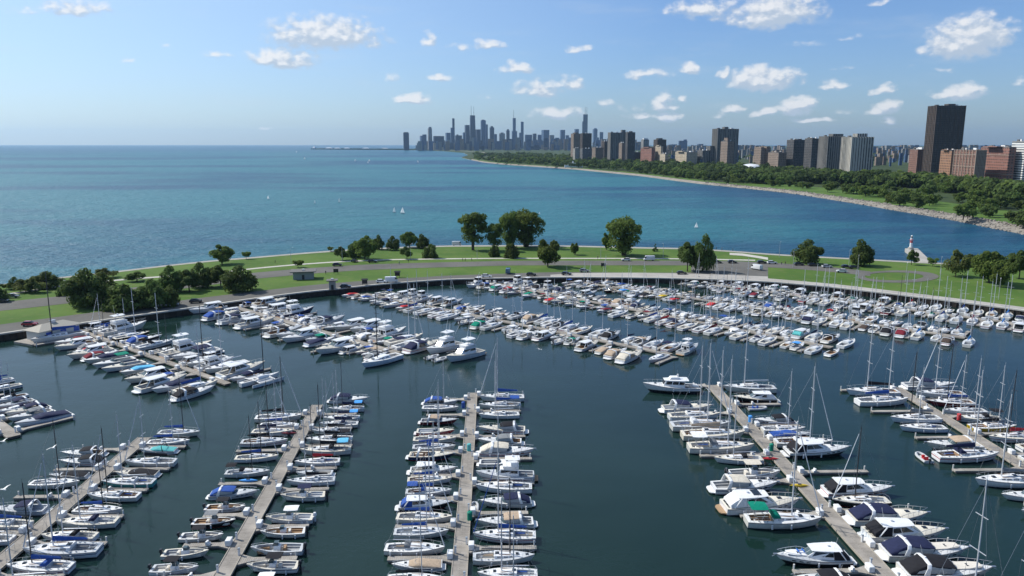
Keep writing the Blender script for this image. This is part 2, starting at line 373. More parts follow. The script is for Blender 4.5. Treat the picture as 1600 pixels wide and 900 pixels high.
strip("lake_path", cur([(-500, 556), (-300, 512), (-100, 477), (0, 463), (100, 447), (200, 437), (330, 428), (400, 420), (460, 414.5), (520, 410.2), (600, 406.5), (700, 405), (800, 404.2), (1000, 404.5), (1100, 405.5), (1200, 408)], x6),
      cur([(-500, 551), (-300, 508), (-100, 474), (0, 460.5), (100, 444.8), (200, 435), (330, 426), (400, 418.3), (460, 412.8), (520, 408.6), (600, 405), (700, 403.5), (800, 402.8), (1000, 403), (1100, 404), (1200, 406.3)], x6), GZ + .06, M_CONCL, xs=x6)
strip("lake_promenade", ly + 1.2, ly + .15, GZ + .06, M_CONC)
x7 = seg(1140, 1200)
strip("fork_path", cur([(1120, 397), (1160, 399.5), (1190, 404), (1215, 409)], x7), cur([(1120, 394), (1160, 396), (1190, 400.5), (1215, 405)], x7), GZ + .08, M_CONCL, xs=x7)
strip("lake_revetment", ly, ly - .8, .5, M_CONC, thick=1.0)

# mainland across the bay
SH = [(640, 234.2), (690, 236), (725, 239), (733, 243), (722, 246.5), (736, 250), (756, 254), (790, 257.5), (850, 261.5), (900, 265), (960, 271), (1000, 275), (1060, 283), (1100, 288), (1150, 293), (1200, 298), (1250, 304), (1300, 312), (1350, 320), (1400, 329), (1450, 337), (1500, 346), (1550, 356), (1600, 366), (1700, 386), (1850, 420), (2000, 460)]
shore = [G(x, y, 0) for x, y in SH]
def rw(y): return 4.0 + 7.5 * min(1, max(0, (1050 - y) / 450))
def inset(i, d):
    t = shore[min(i + 1, len(shore) - 1)] - shore[max(i - 1, 0)]; n = Vector((-t.y, t.x, 0)).normalized(); return shore[i] + n * d
LZ = 3.0
poly = [((p if i < 5 else inset(i, rw(p.y) - .5)).x, (p if i < 5 else inset(i, rw(p.y) - .5)).y) for i, p in enumerate(shore)] + [(3000, 250), (16000, 4000), (16000, 20000), (-1300, 20000), (-1300, 11000)]
mb = MB(); mb.add([(x, y, LZ) for x, y in poly], [tuple(range(len(poly)))])
mb.add([(x, y, LZ) for x, y in poly] + [(x, y, -1) for x, y in poly], [(i, (i + 1) % len(poly), len(poly) + (i + 1) % len(poly), len(poly) + i) for i in range(len(poly))])
ob("mainland", mb.mesh("mainland", [M_LAND]))['kind'] = 'structure'
# shore bands: pale beach/revetment far, boulders near
def shore_pts(i0, i1, step):
    out = []
    for i in range(i0, i1):
        a, b = shore[i], shore[i + 1]; k = max(1, int((b - a).length / step))
        out += [a.lerp(b, j / k) for j in range(k)]
    return out
def inland(pts, i, d):
    t = pts[min(i + 1, len(pts) - 1)] - pts[max(i - 1, 0)]
    n = Vector((-t.y, t.x, 0)).normalized()
    return pts[i] + n * d
sp = shore_pts(5, len(shore) - 1, 20)
secs = []
for i in range(len(sp)):
    a, b, c = inland(sp, i, -2), inland(sp, i, rw(sp[i].y) * .45), inland(sp, i, rw(sp[i].y))
    secs.append([(a.x, a.y, -.3), (b.x, b.y, 2.2), (c.x, c.y, 3.25)])
M_BEACH = ground_mat("stone_revetment", (.21, .19, .165), (.27, .245, .21), (.12, .11, .1), .1, .8)
ob("stone_shore", MB().loft(secs, cap0=False, cap1=False).mesh("stone_shore", [M_BEACH]))['kind'] = 'structure'
sp0 = shore_pts(0, 5, 60); secs = []
for i in range(len(sp0)):
    a, c = inland(sp0, i, -10), inland(sp0, i, 130)
    secs.append([(a.x, a.y, -.2), (c.x, c.y, 3.3)])
ob("beach", MB().loft(secs, cap0=False, cap1=False).mesh("beach", [mat("sand", (.36, .33, .28), .9, .1, var=.1, vscale=.02)]))['kind'] = 'structure'
# boulders along the near part of that shore: uncountable, one object
def ico_pts():
    bm = bmesh.new(); bmesh.ops.create_icosphere(bm, subdivisions=1, radius=1)
    v = [tuple(p.co) for p in bm.verts]; f = [tuple(q.index for q in p.verts) for p in bm.faces]; bm.free(); return v, f
IV, IF = ico_pts()
mb = MB(); r2 = random.Random(3)
bp = shore_pts(13, len(shore) - 2, 1.5)
for i in range(len(bp)):
    for k in range(2 if bp[i].y > 700 else 4):
        w9 = rw(bp[i].y); dd = r2.uniform(-2, w9); p = inland(bp, i, dd); s = r2.uniform(.6, 1.5)
        z = max(-.2, min(3.1, dd * 3.6 / w9)) + r2.uniform(-.1, .3)
        M3 = Matrix.Rotation(r2.uniform(0, 6), 3, 'Z') @ Matrix.Rotation(r2.uniform(0, 6), 3, 'X') @ Matrix.Diagonal((s * r2.uniform(.8, 1.5), s, s * r2.uniform(.5, .9)))
        mb.add([M3 @ Vector(v) * 1.0 + Vector((p.x, p.y, z)) for v in IV], IF)
me = bpy.data.meshes.new("boulders"); me.from_pydata(mb.v, [], mb.f); me.materials.append(M_BEACH)
ob("shore_boulders", me)['kind'] = 'stuff'
# grass strips behind the boulders
secs = []
for i in range(len(sp)):
    a, c = inland(sp, i, rw(sp[i].y) - .3), inland(sp, i, 75 if sp[i].y < 1100 else 24)
    secs.append([(a.x, a.y, 3.3), (c.x, c.y, 3.35)])
ob("shore_lawn", MB().loft(secs, cap0=False, cap1=False).mesh("shore_lawn", [M_GRASS]))['kind'] = 'structure'
M_DECK2 = mat('deck_cream', (.66, .62, .53), .6, .3, var=.1, vscale=4); M_DECK3 = mat('deck_grey', (.52, .54, .56), .6, .3, var=.12, vscale=4); M_COCK2 = mat('cockpit_grey', (.36, .37, .38), .6, .3, var=.2, vscale=3)
M_FEND = mat('fender_vinyl', (.62, .63, .66), .4, .4)
M_VINYL = mat('clear_vinyl', (.33, .36, .38), .15, .6)
# ---------------------------------------------------------------- boats (bow towards +X, waterline z = 0)
class P:
    def __init__(s, name, me, role=None, parent=None, fine=False, need=None): s.name, s.me, s.role, s.parent, s.fine, s.need = name, me, role, parent, fine, need
WH = hullm('white')
def half_beam(t, B, tr, tm, p):
    if t < tm: return B / 2 * (tr + (1 - tr) * math.sin(math.pi / 2 * t / tm))
    return max(.03, B / 2 * (1 - ((t - tm) / (1 - tm)) ** p))
class Hull:
    def __init__(s, L, B, s0, s1, tr, tm, p, rake, wl0, wl1, tex=1.7):
        s.L, s.B, s.s0, s.s1, s.tr, s.tm, s.p, s.rake, s.wl0, s.wl1, s.tex = L, B, s0, s1, tr, tm, p, rake, wl0, wl1, tex
    def x(s, t): return -s.L / 2 + s.L * t
    def hb(s, t): return half_beam(t, s.B, s.tr, s.tm, s.p)
    def sh(s, t): return s.s0 + (s.s1 - s.s0) * t ** s.tex
    def mesh(s):
        secs = []
        for i in range(17):
            t = i / 16; x, h, z = s.x(t), s.hb(t), s.sh(t); w = h * (s.wl0 + (s.wl1 - s.wl0) * t ** 1.5); rk = s.rake * t ** 5
            half = [(x, h, z), (x - rk * .1, h * .985, z * .8), (x - rk * .45, h * .55 + w * .45, z * .42), (x - rk * .9, w, .05), (x - rk * 1.15, w * .6, -.3)]
            secs.append([(a, -b, c) for a, b, c in half] + [(x - rk * 1.2, 0, -.4)] + half[::-1])
        return MB().loft(secs, cap0=True, cap1=False).mesh("hull", [WH], smooth=True)
    def deck(s, c0, c1, cf, floor, crown=.05, crown_t=0, n=18):
        """deck with a well between c0 and c1 (fractions of length), and the well's own liner"""
        ts = sorted(set([round(i / n, 4) for i in range(n + 1)] + [c0, c1]))
        ys = [-1, -cf, -cf * .5, 0, cf * .5, cf, 1]
        def z(t, y): return s.sh(t) + crown * min(1, max(0, (t - crown_t) / .15)) * (1 - y * y) * min(1, (1 - t) * 4) + .02
        vs = [[(s.x(t), s.hb(t) * y, z(t, y)) for y in ys] for t in ts]
        mb = MB(); n7 = 7
        fl = [p for r in vs for p in r]; fs = []
        for i in range(len(ts) - 1):
            for j in range(6):
                if c0 - 1e-6 <= ts[i] and ts[i + 1] <= c1 + 1e-6 and 1 <= j <= 4: continue
                fs.append((i * n7 + j, (i + 1) * n7 + j, (i + 1) * n7 + j + 1, i * n7 + j + 1))
        mb.add(fl, fs)
        dk = mb.mesh("deck", [M_DECK], smooth=True)
        mb = MB(); tt = [t for t in ts if c0 - 1e-6 <= t <= c1 + 1e-6]
        secs = []
        for t in tt:
            h = s.hb(t) * cf; zt = z(t, cf); zm = zt - (zt - floor) * .5
            secs.append([(s.x(t), -h, zt), (s.x(t), -h * .97, zm), (s.x(t), -h * .7, zm - .02), (s.x(t), -h * .68, floor), (s.x(t), h * .68, floor), (s.x(t), h * .7, zm - .02), (s.x(t), h * .97, zm), (s.x(t), h, zt)])
        mb.loft(secs, cap0=True, cap1=True)
        return dk, mb.mesh("cockpit", [M_COCK])
    def rail(s):
        mb = MB()
        for sg in (-1, 1): mb.tube([(s.x(i / 14), sg * (s.hb(i / 14) + .02), s.sh(i / 14) - .06) for i in range(15)], .05, 4)
        return mb.mesh("rub_rail", [M_RUB])
    def bowrail(s, t0, h=.6, inset=.93):
        mb = MB(); pts = []
        ts = [t0 + (1 - t0) * i / 6 for i in range(7)]
        for sg in (-1, 1):
            q = [(s.x(t) - (.12 if t == 1 else 0), sg * s.hb(t) * inset, s.sh(t) + h * min(1, .3 + i * .4)) for i, t in enumerate(ts)]
            mb.tube(q, .028, 4)
            for i in (1, 2, 3, 4, 5): mb.tube([(q[i][0], q[i][1], s.sh(ts[i])), q[i]], .02, 3)
        return mb.mesh("bow_rail", [M_STEEL])
def tent(secs, thick=False):
    """secs: (x, half width, gunwale z, eave z, ridge z)"""
    q = []
    for x, w, g, z, c in secs:
        q.append([(x, -w, g), (x, -w * .97, g * .4 + z * .6), (x, -w * .86, z), (x, -w * .45, z * .3 + c * .7), (x, 0, c), (x, w * .45, z * .3 + c * .7), (x, w * .86, z), (x, w * .97, g * .4 + z * .6), (x, w, g)])
    return MB().loft(q)
def slab(x0, x1, w0, w1, z, th, crown=.1):
    q = []
    for i in range(5):
        t = i / 4; x = x0 + (x1 - x0) * t; w = (w0 + (w1 - w0) * t) * (.9 if i in (0, 4) else 1)
        q.append([(x, -w, z), (x, -w, z + th * .6), (x, -w * .6, z + th + crown * .7), (x, 0, z + th + crown), (x, w * .6, z + th + crown * .7), (x, w, z + th * .6), (x, w, z)])
    return MB().loft(q, ring=True)
class House:
    """a cabin: four raked sides, roof; windows set just proud of it"""
    def __init__(s, x0, x1, w0, w1, z0, z1, rf, ra, ins):
        s.b = [Vector((x0, -w0, z0)), Vector((x1, -w1, z0)), Vector((x1, w1, z0)), Vector((x0, w0, z0))]
        k = 1 - ins
        s.t = [Vector((x0 + ra, -w0 * k, z1)), Vector((x1 - rf, -w1 * k, z1)), Vector((x1 - rf, w1 * k, z1)), Vector((x0 + ra, w0 * k, z1))]
        s.sd = {'s': (0, 1), 'f': (1, 2), 'p': (2, 3), 'a': (3, 0)}
    def mesh(s, m, bev=.12):
        return MB().add(s.b + s.t, [(3, 2, 1, 0), (4, 5, 6, 7), (0, 1, 5, 4), (1, 2, 6, 5), (2, 3, 7, 6), (3, 0, 4, 7)]).mesh("cabin", [m], smooth=True, bevel=bev)
    def win(s, side, rects, m=M_GLASS, name="cabin_window", o=.02):
        i, j = s.sd[side]; A, B, T, U = s.b[i], s.b[j], s.t[j], s.t[i]
        nn = (B - A).cross(U - A).normalized() * o
        mb = MB()
        for u0, u1, v0, v1, *sk in rects:
            k = sk[0] if sk else 0
            f = lambda u, v: A.lerp(B, u).lerp(U.lerp(T, u), v)
            q = [f(u0, v0), f(u1, v0), f(u1 - k, v1), f(u0 + (k if k < 0 else 0), v1)]
            mb.add([p + nn for p in q] + [p - nn for p in q], [(0, 1, 2, 3), (7, 6, 5, 4), (0, 4, 5, 1), (1, 5, 6, 2), (2, 6, 7, 3), (3, 7, 4, 0)])
        return mb.mesh(name, [m])
def arc_glass(h, t0, len_, wf, ht, aft, zoff=.05, n=9):
    """wrap-round windshield starting at fraction t0"""
    lo, hi = [], []
    for i in range(n):
        ph = -1 + 2 * i / (n - 1); t = t0 + len_ * (1 - abs(ph) ** 2.4)
        w = h.hb(t0) * wf
        x = h.x(t); z = h.sh(t) + zoff
        lo.append(Vector((x, ph * w, z))); hi.append(Vector((x - aft, ph * w * .9, z + ht * (1 - .25 * abs(ph) ** 3))))
    g = MB().loft([[a, b, b + Vector((-.02, 0, 0)), a + Vector((-.02, 0, 0))] for a, b in zip(lo, hi)], ring=True).mesh("windshield", [M_GLASSB], smooth=True)
    f = MB().tube(hi, .035, 4)
    for i in (2, 4, 6): f.tube([lo[i], hi[i]], .025, 4)
    return g, f.mesh("windshield_frame", [M_STEEL])
def seat(x, y, z, w=.6, l=.6):
    mb = MB().box(x - l / 2, x + l / 2, y - w / 2, y + w / 2, z, z + .42); mb.box(x - l / 2 - .12, x - l / 2, y - w / 2, y + w / 2, z + .3, z + .95); return mb
def arch(x, w, z0, z1, lean, wid=.45, th=.12):
    pts = [(0, -w, z0), (lean * .7, -w * .96, z0 + (z1 - z0) * .7), (lean, -w * .8, z1), (lean * 1.03, 0, z1 + .1), (lean, w * .8, z1), (lean * .7, w * .96, z0 + (z1 - z0) * .7), (0, w, z0)]
    q = []
    for i, (dx, y, z) in enumerate(pts):
        ny, nz = (y / w, .35) if i not in (3,) else (0, 1)
        l = math.hypot(ny, nz) or 1; ny, nz = ny / l * th, nz / l * th; ww = wid * (1.5 if i in (0, 6) else 1)
        q.append([(x + dx - ww / 2, y, z), (x + dx + ww / 2, y, z), (x + dx + ww / 2, y + ny, z + nz), (x + dx - ww / 2, y + ny, z + nz)])
    return MB().loft(q, ring=True)

def sailboat():
    L = 10; h = Hull(L, 3.25, 1.0, 1.28, .74, .42, 2.1, .9, .86, .55, 1.4); out = [P('hull', h.mesh(), 'hull')]
    dk, ck = h.deck(.05, .34, .6, .45, .08); out += [P('deck', dk, 'deck'), P('cockpit', ck, 'cockpit'), P('rub_rail', h.rail(), fine=True)] + fenders(h, (.3, .55))
    for sg in (-1, 1):
        for t in (.14, .25, .32): out.append(P('winch', MB().tube([(h.x(t), sg * h.hb(t) * .78, h.sh(t)), (h.x(t), sg * h.hb(t) * .78, h.sh(t) + .2)], .11, 8).mesh('winch', [M_STEEL]), fine=True))
        out.append(P('grab_rail', MB().box(h.x(.42), h.x(.62), sg * .55 - .03, sg * .55 + .03, h.sh(.5) + .44, h.sh(.5) + .52).mesh('grab_rail', [M_TEAK]), fine=True))
    for y0, y1 in ((-1.0, -.62), (.62, 1.0)): out.append(P('cockpit_cushion', MB().box(h.x(.17), h.x(.32), y0, y1, .76, .86).mesh('cockpit_cushion', [canvas('gray')]), 'cush', fine=True))
    q = []; N = 8
    for i in range(N + 1):
        t = .345 + (.80 - .345) * i / N; k = i / N; w = h.hb(t) * (.66 - .12 * k); z0 = h.sh(t) + .03; ht = .50 * (1 - k ** 1.7) + .03
        q.append((h.x(t), w, z0, z0 + ht * .85, z0 + ht))
    cb = tent(q).mesh("cabin", [M_CABIN], smooth=True); out.append(P('cabin', cb))
    for sg in (-1, 1):
        mb = MB()
        for k0, k1 in ((.8, 2.2), (2.7, 3.9), (4.3, 5.2)):
            v = []
            for k in (k0, k1):
                i = int(k); f = k - i; a = [q[i][j] + (q[i + 1][j] - q[i][j]) * f for j in range(5)]
                lo = Vector((a[0], sg * (a[1] * .99 + .015), a[2] + (a[3] - a[2]) * .35)); hi = Vector((a[0], sg * (a[1] * .9 + .03), a[2] + (a[3] - a[2]) * .86)); v += [lo, hi]
            mb.add([v[0], v[2], v[3], v[1]], [(0, 1, 2, 3)])
        out.append(P('cabin_window', mb.mesh("cabin_window", [M_GLASS])))
    mb = MB().box(h.x(.36), h.x(.42), -.35, .35, h.sh(.4) + .46, h.sh(.4) + .60); out.append(P('companionway_hatch', mb.mesh("hatch", [M_GLASS]), fine=True))
    mb = MB().box(h.x(.69), h.x(.74), -.28, .28, h.sh(.7) + .2, h.sh(.7) + .36); mb2 = MB().box(h.x(.85), h.x(.90), -.25, .25, h.sh(.87) + .06, h.sh(.87) + .13)
    out += [P('deck_hatch', mb.mesh("deck_hatch", [M_GLASS], bevel=.03)), P('deck_hatch', mb2.mesh("fore_hatch", [M_GLASS], bevel=.03))]
    mx, mz, H = h.x(.60), h.sh(.6) + .2, 13.2
    mb = MB().tube([(mx, 0, mz), (mx, 0, mz + H * .5), (mx - .05, 0, mz + H)], .105, 6, r1=.075)
    for f, w in ((.4, 1.15), (.69, .85)): mb.tube([(mx - .12, -w, mz + H * f + .08), (mx, 0, mz + H * f), (mx - .12, w, mz + H * f + .08)], .045, 4)
    mb.tube([(mx, 0, mz + H), (mx, 0, mz + H + .7)], .02, 3)
    out.append(P('mast', mb.mesh("mast", [M_MAST], smooth=True), 'mast'))
    bx = h.x(.14); bz = mz + .95
    out.append(P('boom', MB().tube([(mx, 0, bz), (bx, 0, bz + .1)], .085, 6).mesh("boom", [M_MAST]), 'mast'))
    q = []
    for i in range(7):
        k = i / 6; x = mx - .05 + (bx - mx + .1) * k; w = .24 - .1 * k + .02 * math.sin(i * 2.2); top = bz + .62 - .38 * k + .05 * math.sin(i * 3.1)
        q.append([(x, -w * .6, bz - .1), (x, -w, bz + .08), (x, -w * .5, top - .1), (x, 0, top), (x, w * .5, top - .1), (x, w, bz + .08), (x, w * .6, bz - .1)])
    out.append(P('sail_cover', MB().loft(q, ring=True).mesh("sail_cover", [canvas('navy')], smooth=True), 'canvas', 'boom', need='cover'))
    top = Vector((mx, 0, mz + H * .97)); bow = Vector((h.x(.99), 0, h.sh(1) + .1))
    out.append(P('furled_jib', MB().tube([bow, bow.lerp(top, .08), bow.lerp(top, .5), bow.lerp(top, .93)], .10, 5, r1=.05).mesh("furled_jib", [M_JIB]), 'jib', need='jib'))
    mb = MB().tube([bow, top], .018, 3); mb.tube([(h.x(.01), 0, h.s0 + .1), top], .018, 3)
    for sg in (-1, 1):
        sp = Vector((mx - .12, sg * 1.15, mz + H * .4 + .08)); mb.tube([(mx - .15, sg * h.hb(.58) * .95, h.sh(.58)), sp, (mx, 0, mz + H * .9)], .018, 3)
    out.append(P('rigging', mb.mesh("rigging", [M_WIRE]), fine=True))
    mb = MB()
    for sg in (-1, 1):
        q = [(h.x(t), sg * h.hb(t) * .96, h.sh(t) + .62) for t in (.03, .2, .4, .6, .8, .92)]
        mb.tube(q, .018, 3)
        for p in q: mb.tube([(p[0], p[1], p[2] - .6), p], .018, 3)
    mb.tube([(h.x(.03), -h.hb(.03) * .96, h.sh(0) + .62), (h.x(.0), 0, h.s0 + .62), (h.x(.03), h.hb(.03) * .96, h.sh(0) + .62)], .025, 3)
    mb.tube([(h.x(.92), -h.hb(.92) * .96, h.sh(.92) + .62), (h.x(1.0), 0, h.s1 + .7), (h.x(.92), h.hb(.92) * .96, h.sh(.92) + .62)], .025, 3)
    out.append(P('lifeline', mb.mesh("lifeline", [M_STEEL]), fine=True))
    mb = MB().tube([(h.x(.12), .42 * math.cos(a), .95 + .42 * math.sin(a)) for a in [i * math.pi / 5 for i in range(11)]], .03, 4); mb.box(h.x(.12) + .05, h.x(.15), -.12, .12, .45, .98)
    out.append(P('steering_wheel', mb.mesh("steering_wheel", [M_STEEL]), fine=True))
    w = h.hb(.34) * .66; z = h.sh(.36)
    out.append(P('sprayhood', tent([(h.x(.335), w, z + .3, z + .85, z + 1.0), (h.x(.375), w, z + .35, z + .88, z + 1.02), (h.x(.43), w * .92, z + .4, z + .55, z + .6)]).mesh("sprayhood", [canvas('navy')], smooth=True), 'canvas', need='hood'))
    w = h.hb(.2) * .85
    mb = slab(h.x(.04), h.x(.26), w, w, h.s0 + 1.75, .05, .18)
    out.append(P('bimini', mb.mesh("bimini", [canvas('navy')], smooth=True), 'canvas2', need='bimini'))
    mb = MB()
    for x in (h.x(.06), h.x(.24)):
        for sg in (-1, 1): mb.tube([(h.x(.15), sg * h.hb(.15) * .93, h.s0), (x, sg * w, h.s0 + 1.76)], .022, 3)
    out.append(P('bimini_frame', mb.mesh("bimini_frame", [M_STEEL]), need='bimini', fine=True))
    return out, L, 3.25
def cruiser(kind):
    """express cruiser; kind 'e' radar arch and canvas, 'h' hardtop"""
    L = 10; h = Hull(L, 3.3, .98, 1.42, .88, .32, 2.4, 1.5, .9, .42); out = [P('hull', h.mesh(), 'hull')]
    dk, ck = h.deck(.03, .5 if kind == 'e' else .42, .78, .42, .32, .48); out += [P('deck', dk, 'deck'), P('cockpit', ck, 'cockpit'), P('rub_rail', h.rail())] + fenders(h, (.2, .48))
    pl = [(h.x(0), -1.3), (h.x(0), 1.3), (h.x(0) - .55, 1.15), (h.x(0) - .8, .8), (h.x(0) - .8, -.8), (h.x(0) - .55, -1.15)]
    out.append(P('swim_platform', MB().prism(pl, .22, .36).mesh("swim_platform", [M_DECK]), 'platform'))
    if kind == 'e':
        g, f = arc_glass(h, .47, .13, .86, .62, .5, .1); out += [P('windshield', g), P('windshield_frame', f, fine=True)]
        out.append(P('radar_arch', arch(h.x(.20), h.hb(.2) * .93, 1.0, 2.2, .35).mesh("radar_arch", [M_CABIN], smooth=True, bevel=.04)))
        mb = MB(); mb.tube([(h.x(.24), 0, 2.3), (h.x(.24), 0, 2.52)], .14, 6); mb.tube([(h.x(.24), .4, 2.25), (h.x(.2), .4, 3.7)], .018, 3)
        out.append(P('antenna', mb.mesh("antenna", [M_CABIN]), fine=True))
        w = h.hb(.3) * .9
        out.append(P('canvas_top', tent([(h.x(.22), w * .9, 2.02, 2.14, 2.24), (h.x(.34), w, 1.98, 2.16, 2.3), (h.x(.46), w, 1.88, 2.08, 2.2), (h.x(.53), w * .9, 1.84, 1.94, 2.0)]).mesh("canvas_top", [canvas('navy')], smooth=True), 'canvas', need='top'))
        for sg in (-1, 1):
            mb = MB()
            q = [(h.x(.23), 1.25), (h.x(.5), 1.3), (h.x(.51), 1.88), (h.x(.25), 2.05)]
            mb.add([(x, sg * w * (.99 if z < 2 else .95), z) for x, z in q] + [(x, sg * (w * (.99 if z < 2 else .95) - .02), z) for x, z in q], [(0, 1, 2, 3), (7, 6, 5, 4), (0, 4, 5, 1), (1, 5, 6, 2), (2, 6, 7, 3), (3, 7, 4, 0)])
            out.append(P('side_curtain', mb.mesh('side_curtain', [M_VINYL]), need='top', fine=True))
            mb = MB(); w9 = h.hb(.13) * .925
            mb.add([(h.x(.095), sg * w9, 1.25), (h.x(.2), sg * w9 * 1.02, 1.3), (h.x(.195), sg * w9 * .985, 1.75), (h.x(.12), sg * w9 * .975, 1.5)], [(0, 1, 2, 3)])
            out.append(P('canvas_window', mb.mesh('canvas_window', [M_VINYL]), need='aft', fine=True))
        w = h.hb(.1) * .92
        out.append(P('aft_canvas', tent([(h.x(.03), w, 1.06, 1.25, 1.3), (h.x(.10), w, 1.05, 1.6, 1.68), (h.x(.20), w, 1.06, 2.04, 2.18), (h.x(.235), w * .97, 1.06, 2.1, 2.22)]).mesh("aft_canvas", [canvas('navy')], smooth=True), 'canvas', need='aft'))
        out.append(P('helm_seat', seat(h.x(.42), -.7, .42).mesh("helm_seat", [M_SEAT], bevel=.05), need='open'))
        mb = MB().box(h.x(.05), h.x(.10), -1.1, 1.1, .42, .85); mb.box(h.x(.05), h.x(.065), -1.1, 1.1, .8, 1.2); mb.box(h.x(.12), h.x(.30), .55, 1.1, .42, .85)
        out.append(P('bench_seat', mb.mesh("bench_seat", [M_SEAT], bevel=.05), need='open'))
        mb = MB().box(h.x(.455), h.x(.49), -1.15, -.2, .42, 1.45); out.append(P('helm_console', mb.mesh("helm_console", [M_CABIN], bevel=.05), need='open'))
    else:
        hs = House(h.x(.26), h.x(.66), h.hb(.3) * .86, h.hb(.6) * .62, 1.1, 2.24, 1.75, .1, .13)
        out.append(P('cabin', hs.mesh(M_CABIN, .1)))
        out.append(P('cabin_window', hs.win('s', [(.02, .36, .34, .86), (.39, .84, .34, .86, .10)]))); out.append(P('cabin_window', hs.win('p', [(.16, .61, .34, .86, -.10), (.64, .98, .34, .86)])))
        out.append(P('windshield', hs.win('f', [(.05, .48, .22, .93), (.52, .95, .22, .93)], M_GLASSB, "windshield")))
        out.append(P('aft_bulkhead', hs.win('a', [(.05, .95, .05, .9)], M_GLASS, "aft_glass")))
        out.append(P('hardtop', slab(h.x(.15), h.x(.55), h.hb(.25) * .84, h.hb(.5) * .66, 2.24, .09, .12).mesh("hardtop", [M_CABIN], smooth=True), 'hardtop'))
        mb = MB()
        for sg in (-1, 1): mb.tube([(h.x(.10), sg * h.hb(.1) * .9, 1.05), (h.x(.19), sg * h.hb(.2) * .82, 2.27)], .09, 5)
        out.append(P('hardtop_support', mb.mesh("hardtop_support", [M_CABIN])))
        mb = MB().tube([(h.x(.3), 0, 2.42), (h.x(.3), 0, 2.66)], .2, 8); mb.tube([(h.x(.24), .6, 2.36), (h.x(.2), .6, 4.0)], .018, 3)
        out.append(P('radar_dome', mb.mesh("radar_dome", [M_CABIN]), fine=True))
        w = h.hb(.12) * .9
        out.append(P('aft_canvas', tent([(h.x(.05), w, 1.06, 1.4, 1.45), (h.x(.12), w, 1.1, 1.9, 1.98), (h.x(.18), w, 1.12, 2.2, 2.24), (h.x(.26), w * .95, 1.12, 2.2, 2.24)]).mesh("aft_canvas", [canvas('black')], smooth=True), 'canvas', need='aft'))
        mb = MB().box(h.x(.05), h.x(.09), -1.1, 1.1, .42, .85); mb.box(h.x(.05), h.x(.06), -1.1, 1.1, .8, 1.2)
        out.append(P('bench_seat', mb.mesh("bench_seat", [M_SEAT], bevel=.05), need='open'))
        mb = MB().box(h.x(.36), h.x(.46), -.75, .75, 2.40, 2.48); out.append(P('sunroof', mb.mesh("sunroof", [M_GLASS]), need='sunroof'))
    mb = MB().box(h.x(.70), h.x(.755), -.3, .3, h.sh(.73) + .30, h.sh(.73) + .38); out.append(P('deck_hatch', mb.mesh("deck_hatch", [M_GLASS], bevel=.03)))
    mb = MB().box(h.x(.86), h.x(.89), -.18, .18, h.sh(.875) + .15, h.sh(.875) + .22); out.append(P('anchor_locker', mb.mesh("anchor_locker", [M_CABIN], bevel=.03), fine=True))
    mb = MB().box(h.x(.985), h.x(1.035), -.12, .12, h.s1 - .05, h.s1 + .05); mb.tube([(h.x(1.0), 0, h.s1 - .1), (h.x(1.05), 0, h.s1 - .35)], .05, 4); out.append(P('anchor', mb.mesh("anchor", [M_STEEL]), fine=True))
    for sg in (-1, 1):
        for t in (.58, .67, .76):
            mb = MB(); a, b = t, t + .05; x0, x1 = h.x(a), h.x(b)
            yy = lambda t, k: sg * ((h.hb(t)) * (.985 - .10 * k) + .025)
            mb.add([(x0, yy(a, .7), h.sh(a) * .64), (x1, yy(b, .7), h.sh(b) * .64), (x1, yy(b, .3), h.sh(b) * .76), (x0, yy(a, .3), h.sh(a) * .76)], [(0, 1, 2, 3)])
            out.append(P('hull_window', mb.mesh("hull_window", [M_GLASS]), fine=True))
    out.append(P('bow_rail', h.bowrail(.52)))
    mb = MB().box(h.x(.56), h.x(.84), -.62, .62, 0, 0)
    mb = MB(); xs_ = [.57, .62, .75, .84, .86]
    q = []
    for t in xs_:
        w = min(.75, h.hb(t) * .72); z = h.sh(t) + .30 + .04; q.append([(h.x(t), -w, z - .1), (h.x(t), -w, z + .02), (h.x(t), 0, z + .05), (h.x(t), w, z + .02), (h.x(t), w, z - .1)])
    out.append(P('sunpad', mb.loft(q, ring=True).mesh("sunpad", [M_SEAT]), 'pad', need='pad'))
    return out, L, 3.35
